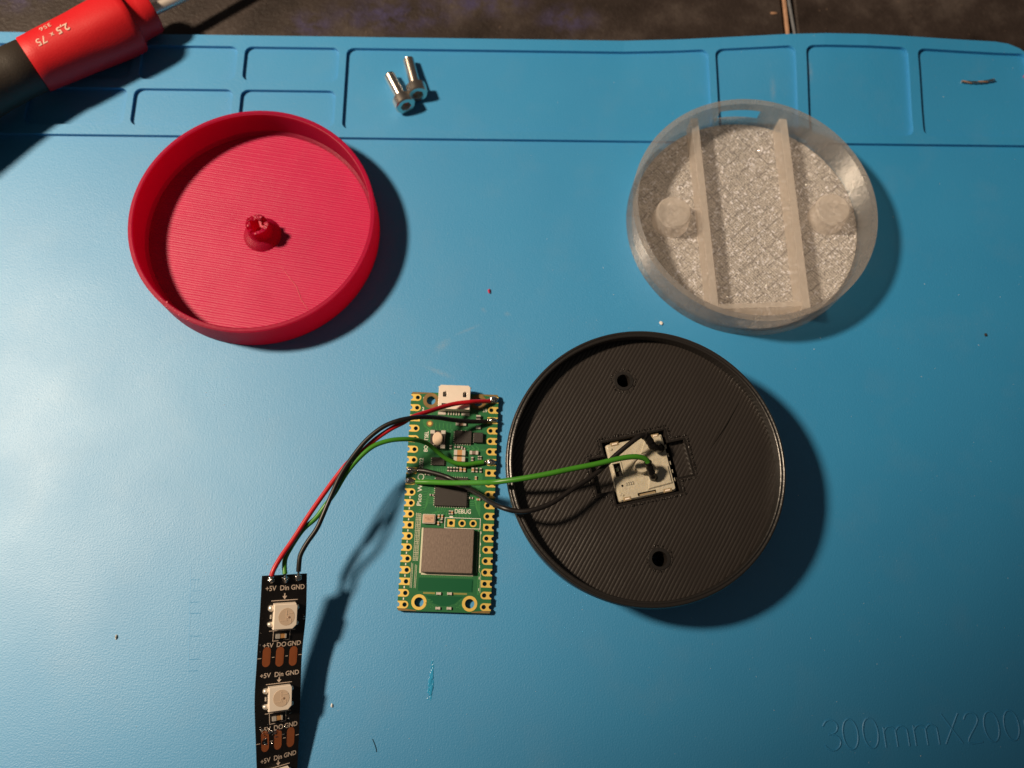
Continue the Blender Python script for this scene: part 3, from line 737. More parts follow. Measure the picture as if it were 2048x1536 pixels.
print_on('BOOTSEL', -6.2, 13.4, 1.25, PI / 2, .95)
print_on('Pico W', -7.0, .6, 1.45, PI / 2, 1.15)
print_on('2022', -7.05, 8.2, 1.3, PI / 2, .95)
print_on('1', -7.5, 23.8, 1.2); print_on('2', -7.45, 21.3, 1.2); print_on('39', 7.35, 21.4, 1.1); print_on('USB', .3, 18.7, .9)
flat([circle((-7.0, 4.9), .75, 18), circle((-7.0, 4.9), .62, 18)], ZB, ZB + .03).build('silkscreen_ring', 'silkscreen', PB)
# USB socket
usb = MB(); us = rrect(-3.55, 21.0, 3.55, 26.75, .5, 3)
us = [(-3.75, 20.9), (3.75, 20.9), (3.75, 26.3), (3.3, 26.8), (-3.3, 26.8), (-3.75, 26.3)]
sl = flat([us, rrect(-2.7, 23.9, -1.85, 25.1, .15, 2), rrect(2.05, 23.9, 2.9, 25.1, .15, 2), rrect(-2.9, 21.75, -1.5, 22.25, .1, 2)], 3.42, 3.58, .05)
usb.add(sl.v, sl.f); usb.loft([[(x * .96, y * .998 if y > 23 else y, ZB + .1) for x, y in us], [(x, y, ZB + .6) for x, y in us], [(x, y, 3.44) for x, y in us]], True, False)
uo = usb.build('usb_socket', 'usb_tin', PB, 30)
b = MB()
for q in ((-2.7, 23.9, -1.85, 25.1), (2.05, 23.9, 2.9, 25.1), (-2.9, 21.75, -1.5, 22.25)): b.box(q[0] - .05, q[1] - .05, 3.05, q[2] + .05, q[3] + .05, 3.3)
b.build('latch_slot', 'hole_black', uo)
b = MB()
for x in (-2.3, 2.35): b.tube([(x, 24.2, 3.45), (x + .08, 24.8, 3.62), (x + .1, 25.3, 3.55)], .13, 6)
b.build('latch_spring', 'steel', uo, 50)
for x in (-2.85, 2.75): MB().box(x - .95, 20.0, ZB, x + .95, 20.75, ZB + .25, .1).build('socket_tab', 'terminal_tin', uo)
b = MB()
for k in range(5): b.box(-1.45 + .62 * k, 20.0, ZB, -1.15 + .62 * k, 20.95, ZB + .3, .05)
b.build('socket_pin', 'terminal_tin', uo)
b = MB()
for x in (-3.75, 3.75): b.blobs((x, 26.35, 3.2), .22, 3, (1, 1, 1), 1)
b.build('corner_nub', 'terminal_tin', uo, 60)
MB().box(-3.6, 20.95, ZB + .02, 3.6, 21.3, 2.0).build('socket_back', 'steel', uo)
# button
bt = MB().box(-5.25, 11.75, ZB, -1.65, 15.95, ZB + 1.25, .08, .15).build('boot_button', 'chip_black', PB)
for sx in (0, 1):
    for sy in (0, 1):
        MB().box(-5.28 + 2.55 * sx, 11.6 + 3.45 * sy, ZB + .3, -4.2 + 2.55 * sx, 12.5 + 3.45 * sy, ZB + 1.4, .06).build('corner_clip', 'terminal_tin', bt)
b = MB(); oval = [(-3.45 + 1.22 * math.cos(2 * PI * k / 28), 13.85 + 1.62 * math.sin(2 * PI * k / 28)) for k in range(28)]
b.prism(oval, ZB + 1.2, ZB + 1.75, .18); b.build('button_cap', 'button_cream', bt, 25)
# chips
def chip(x0, y0, x1, y1, h, pins, name='chip', mat_='chip_black'):
    c = MB().box(x0, y0, ZB + .05, x1, y1, ZB + h, .06, .08).build(name, mat_, PB)
    b = MB(); L, R, B_, T = pins
    for k in range(L): y = y0 + (y1 - y0) * (k + .5) / L; b.box(x0 - .28, y - .09, ZB, x0 + .05, y + .09, ZB + .16)
    for k in range(R): y = y0 + (y1 - y0) * (k + .5) / R; b.box(x1 - .05, y - .09, ZB, x1 + .28, y + .09, ZB + .16)
    for k in range(B_): x = x0 + (x1 - x0) * (k + .5) / B_; b.box(x - .09, y0 - .28, ZB, x + .09, y0 + .05, ZB + .16)
    for k in range(T): x = x0 + (x1 - x0) * (k + .5) / T; b.box(x - .09, y1 - .05, ZB, x + .09, y1 + .28, ZB + .16)
    if b.v: b.build('chip_pin', 'terminal_tin', c)['kind'] = 'stuff'
    return c
chip(-3.45, -1.8, 4.05, 4.9, .85, (14, 14, 14, 14))
chip(.45, 13.1, 4.45, 16.15, .8, (6, 0, 7, 4))
chip(5.05, 13.4, 7.2, 15.8, 1.0, (5, 0, 0, 0), 'inductor')
chip(-4.6, 7.7, -1.65, 9.6, .6, (4, 4, 0, 0))
# small parts
def smd(x, y, lx, ly, h, body, name='capacitor', vert=False):
    """two-terminal part, terminals at the ends of its long side"""
    o = MB().box(x - lx / 2, y - ly / 2, ZB + .04, x + lx / 2, y + ly / 2, ZB + h, .05).build(name, body, PB)
    for s_ in (-1, 1):
        if not vert: q = (x + s_ * lx * .38 - lx * .16, y - ly / 2 - .03, x + s_ * lx * .38 + lx * .16, y + ly / 2 + .03)
        else: q = (x - lx / 2 - .03, y + s_ * ly * .38 - ly * .16, x + lx / 2 + .03, y + s_ * ly * .38 + ly * .16)
        MB().box(q[0], q[1], ZB + .01, q[2], q[3], ZB + h + .03, .04).build('terminal', 'terminal_tin', o)
smd(1.85, 10.85, 2.5, 1.25, .9, 'cap_tan'); smd(1.85, 9.3, 2.5, 1.1, .9, 'cap_tan'); smd(5.2, 11.0, 1.9, .85, .6, 'shield', 'resistor')
smd(5.9, 19.45, 1.0, 1.2, .8, 'resistor_black', 'diode', True); smd(5.95, 17.2, 1.0, .75, .5, 'terminal_tin', 'capacitor'); smd(1.8, 17.85, 2.3, .75, .55, 'etch', 'indicator_led')
smd(4.85, 9.5, .5, .9, .45, 'shield', 'resistor', True); smd(6.35, 9.85, .35, .75, .4, 'resistor_black', 'resistor', True); smd(6.85, 9.85, .35, .75, .4, 'resistor_black', 'resistor', True)
for x, w_ in ((-.67, .42), (-.03, .42), (.7, .42), (1.4, .42), (2.25, .55), (3.15, .55), (5.1, .55), (6.0, .42), (6.95, .42)):
    smd(x, 6.9, w_, 1.0, .45, 'cap_tan' if w_ > .5 else 'resistor_black', 'capacitor' if w_ > .5 else 'resistor', True)
for x, y, v_ in ((-5.6, 5.55, 0), (-4.6, 5.5, 0), (-4.2, 2.9 - 2.2, 0), (5.9, 5.0, 1), (5.0, 3.9, 0), (5.0, 0.3, 0), (6.7, .0, 0), (.2, -3.2, 1), (.75, -3.2, 1), (-2.3, -4.2, 1), (-1.5, -4.2, 1), (-2.3, -5.8, 1), (-1.6, -5.2, 1), (1.0, 12.25, 0), (2.0, 12.3, 0), (2.6, 11.9, 0), (-.4, 12.2, 1)):
    smd(x, y, .42 if v_ else .85, .85 if v_ else .42, .4, 'cap_tan' if (int(x * 10) % 2) else 'resistor_black', 'capacitor', bool(v_))
for x, y in ((-1.35, -21.5), (1.1, -21.45), (-1.35, -24.7), (1.15, -24.65)): smd(x, y, 1.0, .55, .45, 'terminal_tin', 'capacitor')
xo = MB().box(-5.95, -6.0, ZB + .05, -3.0, -3.8, ZB + .9, .06, .2).build('crystal', 'terminal_tin', PB)
MB().box(-5.75, -5.8, ZB + .9, -3.2, -4.0, ZB + 1.02, .05, .15).build('crystal_lid', 'crystal_lid', xo)
for body, yy, sz in (('AGL4B', -4.72, .62), ('1001', -5.15, .55)): print_on(body, -4.48, yy, sz, 0, 1.0, 'etch', xo, ZB + 1.03)
so = MB().box(-5.55, -17.0, ZB + .03, 6.1, -7.0, ZB + 1.65, .14, .25).build('shield_can', 'shield', PB, 30)
b = MB(); b.box(-6.05, -17.1, ZB, -5.56, -6.9, ZB + .12); b.box(-5.6, -17.45, ZB, 6.2, -17.02, ZB + .05); b.build('shield_seam', 'trace_shine', so)
flat([circle((-5.65, 17.8), .78, 20)], ZB, ZB + .03).build('test_pad', 'pcb_bare', PB); flat([circle((-5.65, 17.8), .44, 18)], ZB + .03, ZB + .07).build('test_pad', 'gold', PB)
# solder at the wired pads
for p in (40, 38, 34, 8, 9):
    x, y = pin_xy(p); s_ = 1 if x > 0 else -1; b = MB()
    b.blobs((x + s_ * .5, y, ZB + .25), .85, p, (1.35, .85, .75), 3, .16); b.blobs((x - s_ * .55, y, ZB + .35), .5, p + 1, (1.3, .8, .9), 2, .2)
    b.build('solder_joint', 'solder', PB, 50)

# ------------------------------------------------------------------ LED strip
SROW = [((524, 1152), (614, 1147), 14.4, 10.8), ((519.5, 1234.5), (612, 1228), 12.2, 8.4), ((514, 1318), (604, 1308.5), 10.3, 6.5), ((509.3, 1400.5), (601, 1388), 9.0, 5.3),
        ((512, 1489.5), (598, 1468.5), 7.8, 3.6), ((515, 1573), (594, 1548), 5.6, 2.1), ((519, 1655), (590, 1630), 4.4, 1.4), ((524, 1735), (590, 1712), 3.6, 1.2)]
SL = [px(*l, zl) for l, r, zl, zr in SROW]; SR = [px(*r, zr) for l, r, zl, zr in SROW]
HP = 8.5
def spt(P, b_):
    i = min(max(int(math.floor(b_)), 0), len(P) - 2); t = b_ - i
    p0 = P[max(i - 1, 0)]; p1 = P[i]; p2 = P[i + 1]; p3 = P[min(i + 2, len(P) - 1)]
    return .5 * ((2 * p1) + (p2 - p0) * t + (2 * p0 - 5 * p1 + 4 * p2 - p3) * t * t + (3 * p1 - p0 - 3 * p2 + p3) * t ** 3)
def S0(s_, t_):
    b_ = s_ / HP; a = .5 + t_ / 10.0
    return spt(SL, b_).lerp(spt(SR, b_), a) if 0 <= a <= 1 else spt(SL, b_) * (1 - a) + spt(SR, b_) * a
SO = S0(0, 0); SO.z = 0
def onstrip(v):       # v = (t across, -s along, n up)
    s_, t_ = -v.y, v.x; p = S0(s_, t_)
    ds = S0(s_ + .2, t_) - S0(s_ - .2, t_); dt = S0(s_, t_ + .2) - S0(s_, t_ - .2)
    nn = dt.cross(ds).normalized(); nn = nn if nn.z > 0 else -nn
    return p + nn * v.z - SO
strip = thing('led_strip', 'black flexible LED strip with copper pads, curling up at its wired end', 'led strip', SO)
b = MB(); rows = []
for k in range(0, 113):
    s_ = k * .5; rows.append([(-5, -s_, 0), (-2.5, -s_, 0), (0, -s_, 0), (2.5, -s_, 0), (5, -s_, 0), (5, -s_, -.25), (0, -s_, -.25), (-5, -s_, -.25)])
b.loft(rows); b.xf(onstrip).build('flexible_strip', 'strip', strip, 40)
def strip_text(body, t_, s_, size=1.25, sx=1.0):
    b = text(body, size, 0, .018, sx); b.xf(lambda v: onstrip(Vector((v.x + t_, v.y - s_, .035)))).build('printed_lettering', 'strip_print', strip)
def rect(b, t0, s0, t1, s1, z0=.01, z1=.04): b.box(t0, -s1, z0, t1, -s0, z1)
for k in range(4):
    o = 17.0 * k; e = 8.5 + o
    if o + 3 < 56:
        for body, t_ in (('+5V', -2.95), ('Din', .05), ('GND', 3.0)): strip_text(body, t_, o + 3.35 if k == 0 else o + 3.75, 1.4 if body != 'GND' else 1.35)
        b = MB(); rect(b, -.12 + .15, o + 4.35, .12 + .15, o + 4.95); b.prism([(-.5 + .15, -o - 4.85), (.15, -o - 5.45), (.5 + .15, -o - 4.85)], .01, .04)
        b.xf(onstrip).build('arrow_mark', 'strip_print', strip)
    if e + 3 < 56:
        b = MB(); rect(b, -2.7, e - 2.95, 3.0, e - 2.82); rect(b, -2.8, e + 2.95, 2.9, e + 3.08)
        rect(b, -1.9, e + 3.1, -1.78, e + 5.2); rect(b, 1.75, e + 3.1, 1.87, e + 5.0); rect(b, -1.9, e + 5.08, -.6, e + 5.2); rect(b, .45, e + 4.95, 1.87, e + 5.07)
        b.xf(onstrip).build('outline_mark', 'strip_print', strip)
        for body, t_ in (('+5V', -2.8), ('DO', .15), ('GND', 3.0)): strip_text(body, t_, e + 6.1 - .1 * (k == 0), 1.4 if body != 'GND' else 1.35)
        # LED
        c0 = .25; B = MB()
        B.prism([(c0 - 2.5, -e - 2.5), (c0 + 1.7, -e - 2.5), (c0 + 2.5, -e - 1.7), (c0 + 2.5, -e + 2.2), (c0 + 2.2, -e + 2.5), (c0 - 2.5, -e + 2.5)], .1, 1.6, .12)
        led = B.xf(onstrip).build('led', 'led_white', strip)
        B = MB(); B.prism(circle((c0 + .2, -e + .05), 1.75, 32), 1.59, 1.63); B.xf(onstrip).build('lens', 'led_lens', led, 40)
        B = MB()
        for q in ((-1.3, .55, .25, .75), (.3, -.9, 1.4, -.72), (-.1, -1.4, .1, .5), (.9, .3, 1.1, 1.3), (.1, -.3, .55, .1)): rect(B, c0 + .2 + q[0], e + q[1], c0 + .2 + q[2], e + q[3], 1.632, 1.66)
        B.xf(onstrip).build('lead_frame', 'led_frame', led)
        B = MB(); rect(B, c0 + .55, e - .15, c0 + .9, e + .2, 1.64, 1.7); B.xf(onstrip).build('die', 'etch', led)
        for sx in (-1, 1):
            for q in (-1.55, 1.6):
                B = MB(); B.blobs((c0 + sx * (2.95 if sx < 0 else 2.75), -e + q, .4), .72 if sx < 0 else .62, int(q * 10), (1.0, .85, .8) if sx < 0 else (.6, .85, .6), 2, .08)
                B.xf(onstrip).build('terminal', 'terminal_tin', led, 60)
        B = MB(); rect(B, c0 - 3.1, e - .35, c0 - 2.8, e + .45, .01, .3); B.xf(onstrip).build('terminal', 'terminal_tin', led)
        # capacitor
        B = MB(); rect(B, -.5, e + 3.75, .65, e + 4.5, .05, .6); cp = B.xf(onstrip).build('capacitor', 'cap_tan', strip)
        for t0, t1 in ((-1.3, -.45), (.6, .95)):
            B = MB(); rect(B, t0, e + 3.7, t1, e + 4.55, .03, .66); B.xf(onstrip).build('terminal', 'terminal_tin', cp)
    cs = 17.0 + o
    if cs + 2 < 56:
        for t_, dy in ((-2.95, .2), (.0, 0), (3.0, -.15)):
            q = arc(t_, -cs + dy + 1.2, .88, 0, PI, 8) + arc(t_, -cs + dy - 1.2, .88, PI, 2 * PI, 8)
            B = MB(); B.prism(q, .01, .04); B.xf(onstrip).build('copper_pad', 'copper', strip)
        B = MB()
        for t0, t1 in ((-4.95, -4.1), (-1.75, -1.2), (1.25, 1.8), (4.2, 4.95)): rect(B, t0, cs - .06, t1, cs + .06)
        B.xf(onstrip).build('cut_mark', 'strip_print', strip)
for k, (t_, s_) in enumerate(((-3.0, 1.0), (.1, 1.0), (3.0, .75))):
    b = MB(); b.blobs((t_, -s_ - .25, .3), .9, k + 3, (.95, 1.0, .8), 3, .2); b.xf(onstrip).build('solder_joint', 'solder', strip, 50)
b = MB(); rnd = random.Random(5)
for k in range(60):
    if k < 34: t_, s_ = rnd.gauss(-2.2, 1.3), rnd.gauss(32.4, .9)
    elif k < 44: t_, s_ = rnd.gauss(-3.2, .5), rnd.gauss(41.2, .6)
    elif k < 52: t_, s_ = rnd.gauss(2.6, .4), rnd.gauss(28.5, 1.5)
    else: t_, s_ = (-4.75 + rnd.uniform(0, .3)) if k % 2 else (4.3 + rnd.uniform(0, .3)), rnd.uniform(6, 16)
    if abs(t_) > 4.8: continue
    b.blobs((t_, -s_, .05), rnd.uniform(.08, .26), k, (1.3, .7, .7), 1, .35)
b.xf(onstrip).build('flux_bead', 'solder', strip, 60)['kind'] = 'stuff'

# ------------------------------------------------------------------ wires
def wire(label, mat_, pts, r, sleeve=None, bare0=None, bare1=None, k=6, it=2, group='thin hook-up wires'):
    P = smoothed(crom([px(*p) for p in pts], k), it)
    o = P[0].copy(); o.z = 0
    t = thing('wire', label, 'wire', o, 0, group)
    b = MB(); b.tube([p - o for p in P], r, 14); b.build('insulation', mat_, t, 50)
    for bp in (bare0, bare1):
        if bp:
            b = MB(); b.tube([Vector(q) - o for q in bp], .26, 8); b.build('bare_end', 'solder', t, 50)
    if sleeve:
        sp = smoothed(crom([px(*q) for q in sleeve[0]], 5), 2); b = MB(); n_ = len(sp)
        b.tube([p - o for p in sp], [sleeve[1] * (1 + .06 * math.sin(i * 1.3) + .05 * math.cos(i * .7)) for i in range(n_)], 14); b.build('sleeve', 'sleeve', t, 50)
        e = sp[-1]; b = MB(); b.lathe([(sleeve[1] * 1.0, 0), (sleeve[1] * 1.15, .15), (sleeve[1] * 1.1, .5), (sleeve[1] * .9, .9)], 16); b.xf(lambda v: Vector((v.x + e.x - o.x, v.y + e.y - o.y, v.z + e.z - o.z - .2))).build('sleeve_end', 'sleeve', t, 50)
    return t
def pinw(p, dx, z):
    x, y = pin_xy(p); a = -0.0308067; x += dx
    return Vector((-10.351 + x * math.cos(a) - y * math.sin(a), 29.444 + x * math.sin(a) + y * math.cos(a), z))
jt = [onstrip(Vector((t_, -s_, .5))) + SO for t_, s_ in ((-3.0, .9), (.1, .9), (3.0, .7))]
wire('red wire from the LED strip end to the top right pad of the green board', 'wire_red',
     [(543, 1152, 14.8), (548, 1138, 14.9), (562.5, 1113, 14.6), (586, 1079.5, 14), (620, 1027, 13.6), (651, 983, 13.2), (672, 954.5, 13.0), (696, 925, 13.0), (719, 908, 13.0), (747, 881.6, 13.2), (781, 858, 13.6), (807, 845, 13.2), (825.6, 833.5, 12.2), (855.7, 823.5, 10), (883, 814.5, 7.6), (910, 807.4, 5.9), (937.7, 804, 5.1), (952, 803, 4.3), (965, 802.6, 3.4), (979, 802.4, 2.4)], .53,
     bare0=(jt[0], px(543, 1152, 14.8)), bare1=(px(978, 802.4, 2.0), pinw(40, 0, 1.5), pinw(40, .8, 1.4)))
wire('black wire from the LED strip end to the upper right edge of the board', 'wire_black',
     [(597, 1143, 12.4), (598.4, 1124, 12.8), (601.6, 1108, 13), (614.6, 1084.7, 13.4), (633, 1058.6, 14), (646, 1030, 14.4), (661.5, 993.5, 14.6), (682, 949, 14.4), (708, 910, 14.2), (734, 879, 14.4), (765.6, 854, 14.7), (797, 841, 14.6), (825.6, 835.5, 13.5), (844.8, 834, 12), (877.6, 835.5, 9.2), (903.6, 839.6, 6.7), (937.7, 843, 4.3), (973, 843, 2.4)], .53,
     bare0=(jt[2], px(597, 1144, 12.4)), bare1=(px(972, 843, 2.1), pinw(38, 0, 1.6), pinw(38, .8, 1.4)))
wire('green wire from the LED strip end curving to the right edge of the board', 'wire_green',
     [(570, 1148, 13.4), (569, 1126, 13.3), (575.5, 1105.5, 13), (604, 1061, 12.9), (630, 1038, 12.9), (646, 1017, 12.9), (669, 986, 13.2), (684, 960, 13.4), (698, 939, 13.5), (721, 913, 13.5), (747, 892, 13.4), (776, 881.6, 13.0), (802, 878.4, 12.2), (825.5, 879, 10.8), (843.8, 882.5, 8.6), (858.4, 889.5, 6.8), (874.8, 903, 4.9), (890, 915.4, 3.7), (907.7, 925, 3.0), (931, 929, 2.6), (951.4, 926.4, 2.2), (967, 924.3, 1.9)], .53,
     bare0=(jt[1], px(570, 1148, 13.4)), bare1=(px(966, 924.3, 1.9), pinw(34, 0, 1.5), pinw(34, .8, 1.4)))
ZP = BF + .9
pA = sw(5.35, 3.5, ZP); pB = sw(2.2, -2.9, ZP)
wire('green wire from the left edge of the board across to the key switch', 'wire_green',
     [(832.5, 963.8, 1.9), (846, 964, 2.6), (864, 964.4, 3.6), (896.7, 965.8, 6.2), (924, 965.8, 9.4), (948, 965.5, 12.8), (970, 965, 16.0), (992.4, 963.8, 18.2), (1039, 958, 19.6), (1095, 948, 20.2), (1136.7, 939, 20), (1193, 928, 19.6), (1221.6, 921, 19.4), (1250.3, 915, 19.2), (1271.8, 913.4, 18.9), (1286, 916, 18.4), (1294, 921, 17.9), (1298, 930, 17.3)], .6,
     sleeve=([(1295.5, 924, 17.7), (1298.5, 932, 17.0), (1302, 943, 15.8), (1305, 951, 14.8), (1307, 955, 13.1)], .82), bare0=(px(834, 963.8, 1.9), pinw(9, 0, 1.5), pinw(9, -.8, 1.4)))
wire('black wire looping from the left edge of the board to the key switch', 'wire_black',
     [(836.6, 940.5, 1.9), (850, 941.8, 2.3), (862.5, 944.6, 2.6), (883, 950, 3.0), (903.6, 958, 3.6), (931, 973, 6.2), (951.4, 985.6, 10.0), (965, 994, 13.4), (978.8, 1003.4, 16.4), (1006, 1015.7, 19.2), (1033.5, 1022.5, 19.6), (1061.7, 1021, 19.8), (1103, 1006.7, 19.4), (1145, 978, 18.9), (1178.5, 957, 18.4), (1207, 934.6, 18.0), (1228.8, 913, 18), (1257.4, 888.8, 18.2), (1276, 874.8, 18.2), (1285, 870.5, 17.9), (1291, 872, 17.5)], .55,
     sleeve=([(1288, 870.5, 17.7), (1293, 873.5, 17.3), (1299, 882, 16.6), (1303, 889, 16), (1309, 895, 15.2), (1317, 896.5, 14.2), (1320, 896, 13.1)], .92), bare0=(px(838, 940.5, 1.9), pinw(8, 0, 1.5), pinw(8, -.8, 1.4)))

# ------------------------------------------------------------------ socket screws
def screw(tip, headp, label, rot):
    tip = Vector(tip); hd = Vector(headp); ax = (tip - hd).normalized(); L = (tip - hd).length
    e1 = ax.cross(Vector((0, 0, 1))).normalized(); e2 = e1.cross(ax)
    o = hd.copy(); o.z = 0
    t = thing('cap_screw', label, 'screw', o, 0, 'socket head screws')
    fr_ = lambda v: hd - o + ax * v.z + e1 * v.x + e2 * v.y
    b = MB(); n = 36; circ = lambda r, z: [(r * math.cos(2 * PI * k / n), r * math.sin(2 * PI * k / n), z) for k in range(n)]
    def hexr(z, R=1.45):
        o_ = []
        for k in range(n):
            a = 2 * PI * k / n; r = R * math.cos(PI / 6) / math.cos(((a + rot) % (PI / 3)) - PI / 6); o_.append((r * math.cos(a), r * math.sin(a), z))
        return o_
    kn = lambda r, z: [((r * (1 if k % 2 else .99)) * math.cos(2 * PI * k / n), (r * (1 if k % 2 else .99)) * math.sin(2 * PI * k / n), z) for k in range(n)]
    b.loft([hexr(1.6), hexr(.12), hexr(0, 1.55), circ(2.45, 0), circ(2.75, .3), kn(2.75, .6), kn(2.75, 2.5), circ(2.7, 2.8), circ(2.4, 3.0), circ(1.4, 3.0)], True, True)
    b.xf(fr_).build('head', 'chrome', t, 38)
    b = MB(); rings = []; m = int((L - 3.4) / .125)
    rings.append(circ(1.38, 2.9)); rings.append(circ(1.45, 3.3))
    for k in range(m): rings.append(circ(1.47 if (k // 2) % 2 else 1.41, 3.4 + .125 * k))
    rings.append(circ(1.2, L - .15)); rings.append(circ(.8, L + .1))
    b.loft(rings); b.xf(fr_).build('threaded_shank', 'chrome', t, 75)
screw((-28.93, 144.04, 1.55), (-23.99, 133.46, 2.78), 'steel socket head screw nearer the red lid, its head lower in the tray', .2)
screw((-23.98, 148.95, 1.55), (-20.92, 137.03, 2.78), 'steel socket head screw farther from the red lid, pointing up toward the tray back', .45)

# ------------------------------------------------------------------ screwdriver
A0 = px(74, 127, 9.6); A1 = px(310, 18, 7.2)
ax = (A1 - A0).normalized(); LW = (A1 - A0).length; MM = LW / 260.0
e1 = Vector((0, 0, 1)).cross(ax).normalized(); e2 = ax.cross(e1)          # e1 horizontal (away), e2 up
DO = A0.copy(); DO.z = 0
drv = thing('screwdriver', 'red and black insulated screwdriver lying across the back left corner of the mat', 'screwdriver', DO)
def spin(prof, n=48, lobes=None, caps=(True, True)):
    b = MB(); rings = []
    for s_, r in prof:
        ring = []
        for k in range(n):
            a = 2 * PI * k / n; rr = r * (1 + (lobes(s_, a) if lobes else 0)); p = A0 - DO + ax * s_ + e1 * (rr * math.cos(a)) + e2 * (rr * math.sin(a)); ring.append(tuple(p))
        rings.append(ring)
    return b.loft(rings, *caps)
lb = lambda s_, a: (.014 * math.cos(6 * a + .5) if s_ > 13.5 and s_ < 26.5 else 0)
spin([(-1.0, 6.4), (-1.0, 6.95), (-.7, 7.1), (1.5, 7.2), (5, 7.4), (9, 7.55), (13, 7.75), (16, 7.95), (19, 8.15), (22, 8.25), (24.5, 8.25), (25.7, 8.15), (26.2, 7.8), (26.4, 6.6), (27.4, 6.0), (29, 5.85), (31.6, 5.75), (32.4, 5.4), (32.6, 4.6), (32.6, 1.5)], 64, lb).build('collar', 'driver_red', drv, 40)
spin([(-95, 4), (-94, 8), (-90, 11), (-70, 12.2), (-50, 12.2), (-38, 11.2), (-28, 9.6), (-20, 8.2), (-12, 7.25), (-6, 6.85), (-1.2, 6.8), (-.8, 6.4)], 48).build('grip', 'driver_grip', drv, 50)
tipd = 112.0
b = MB(); q0 = A0 - DO + ax * 32.0; q1 = A0 - DO + ax * 105
b.tube([q0, q1], 1.55, 20); b.tube([q1, A0 - DO + ax * tipd], [1.55, .6], 20); b.build('shaft', 'shaft_steel', drv, 50)
def collar_print(body, size, s_c, ang, bold=.02):
    b = text(body, size, 0, bold); 
    def mp(v):
        s_ = s_c - v.x; R = 7.2 + .052 * max(0, s_ - 1.5) + .12; a = ang + v.y / R
        return A0 - DO + ax * s_ + e1 * (R * math.cos(a)) + e2 * (R * math.sin(a))
    b.xf(mp).build('printed_lettering', 'driver_print', drv)
collar_print('2,5', 2.7, 9.9, math.radians(97), .06); collar_print('x', 1.8, 7.0, math.radians(99)); collar_print('75', 2.8, 3.9, math.radians(100), .01); collar_print('356', 2.2, 6.6, math.radians(74), 0)

# ------------------------------------------------------------------ small bits on the mat
P0 = px(1917, 170.5, .35); P1 = px(1983, 165.5, .6)
o = P0.copy(); o.z = 0
cl = thing('wire_offcut', 'short twisted bare wire offcut in the far right tray', 'wire offcut', o)
zl = lambda q: lift(q.x, q.y)
mid = [P0.lerp(P1, k / 14) for k in range(15)]
for ph, nm in ((0, 'strand'), (2.1, 'strand'), (4.2, 'strand')):
    b = MB(); b.tube([Vector((q.x - o.x, q.y - o.y - .5 * math.sin(PI * k / 14) + .2 * math.cos(k * .9 + ph), q.z + zl(q) + .2 * math.sin(k * .9 + ph))) for k, q in enumerate(mid)], .2, 7)
    b.build(nm, 'steel' if ph else 'etch', cl, 60)
def crumb(name, label, u, v, r, mat_, seed, sc=(1, 1, .7), group=None):
    q = px(u, v, 0); b = MB().blobs((0, 0, r * .45), r, seed, sc, 1, .35)
    ob = b.build(name, mat_, None, None, (q.x, q.y, lift(q.x, q.y))); return tag(ob, label, 'crumb', group)
crumb('plastic_crumb', 'tiny red plastic crumb on the open mat between the red lid and the black base', 978, 583, .5, 'crumb_red', 1)
crumb('plastic_crumb', 'pale crumb on the mat just above the rim of the black base', 1321, 647, .42, 'dust', 2)
crumb('plastic_crumb', 'pale crumb on the mat to the right of the LED strip shadow', 664, 1411, .38, 'dust', 3)
crumb('plastic_crumb', 'tan crumb on the mat left of the LED strip', 233, 1274, .45, 'crumb_pale', 4, (.7, 1.3, .6))
crumb('plastic_crumb', 'dark crumb on the mat near its right edge', 1971, 670, .4, 'crumb_dark', 5)
crumb('plastic_crumb', 'pink crumb at the right end of the far right tray', 2045, 159, .55, 'crumb_red', 6)
def fibre(label, pts, r=.07):
    q = [px(*p) for p in pts]; q = [Vector((v.x, v.y, v.z + lift(v.x, v.y) * 0)) for v in q]; o = q[0].copy()
    b = MB(); b.tube([v - o for v in crom(q, 5)], r, 6); ob = b.build('hair', 'hair', None, 60, o); tag(ob, label, 'hair')
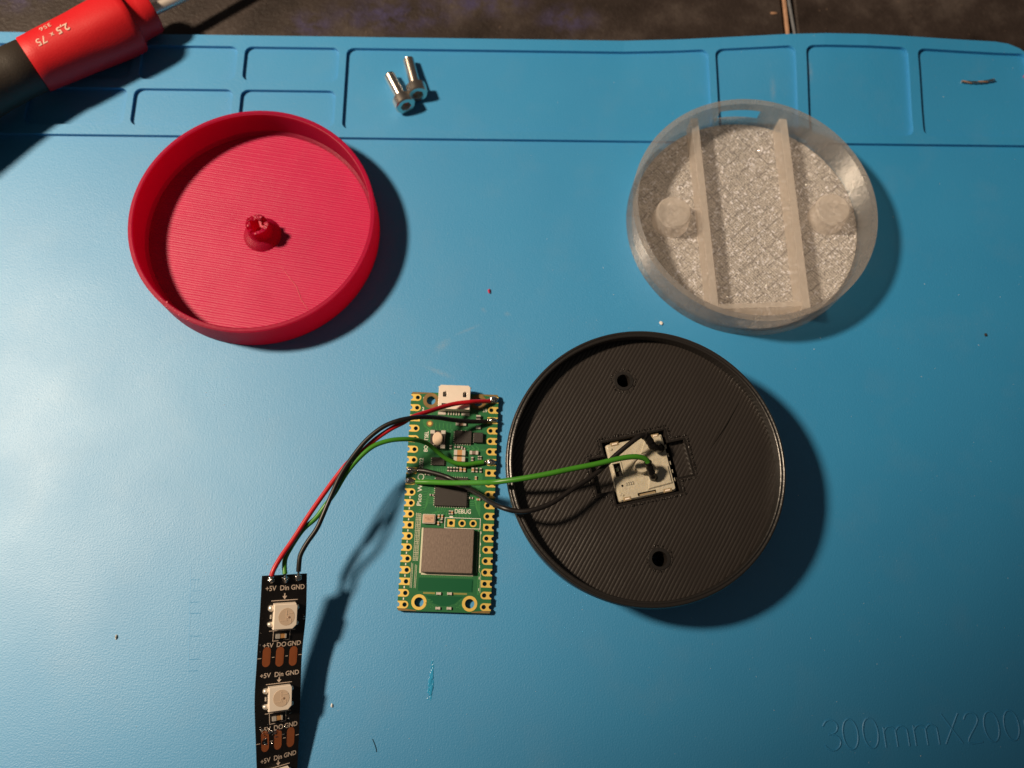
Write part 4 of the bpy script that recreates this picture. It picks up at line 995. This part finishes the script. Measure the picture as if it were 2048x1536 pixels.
fibre('thin dark hair on the raised back border of the mat above the clear base', [(1436, 80, 1.9), (1470, 85, 1.9), (1500, 92, 2.2), (1524, 97, 2.6)], .06)
fibre('thin dark hair lying in the tray right of the clear base', [(1618, 130, 3.0), (1632, 140, 2.8), (1646, 152, 2.2), (1660, 172, 1.6)], .06)
fibre('thin dark curled hair on the bare lower middle of the mat', [(745, 1478, .06), (749, 1488, .1), (752, 1497, .1), (753, 1504, .06)], .07)
b = MB(); rnd = random.Random(9); g0 = px(864, 1355, 0)
for k in range(34):
    t_ = k / 33; q = px(866 - 6 * t_ + rnd.uniform(-2, 2) * (1 + 1.5 * t_), 1322 + 78 * t_, 0)
    b.blobs((q.x - g0.x, q.y - g0.y, .0), (.22 + .42 * math.sin(PI * min(1, t_ * 1.05)) * (t_ + .2)) * rnd.uniform(.6, 1.1), k, (.9, 1.5, .2), 2, .15)
ob = b.build('gouge_streak', 'gouge', None, 70, g0); tag(ob, 'glossy gouge shown as a raised streak on the lower middle of the mat', 'gouge')  # raised blobs standing in for a glossy gouge in the mat
# dust nobody could count
b = MB(); rnd = random.Random(21)
for k in range(420):
    u = rnd.uniform(0, 2048) if k % 3 else rnd.uniform(0, 900); v = rnd.uniform(75, 1536)
    q = px(u, v, 0); r = rnd.choice((.05, .06, .07, .08, .1, .14)) * rnd.uniform(.7, 1.1)
    if (q - RC).length < 31 or (q - CC).length < 32 or (q - BC).length < 31.5 or abs(q.x + 10.4) < 11 and -.5 > 1: continue
    if abs(q.x + 10.35) < 11.5 and 2.5 < q.y < 57: continue
    z = lift(q.x, q.y) + (1.0 if 125.3 < q.y < 127.4 or 153.1 < q.y < 156.2 else 0)
    if q.y > 156.3: continue
    a = rnd.uniform(0, 6.3); vs = [(q.x + r * 1.2 * math.cos(a + 2.1 * i), q.y + r * math.sin(a + 2.1 * i), z) for i in range(3)] + [(q.x, q.y, z + r * 1.2)]
    b.add(vs, [(0, 1, 3), (1, 2, 3), (2, 0, 3), (0, 2, 1)])
ob = b.build('dust', 'dust'); ob['kind'] = 'stuff'; ob['label'] = 'tiny pale dust specks scattered over the blue mat'
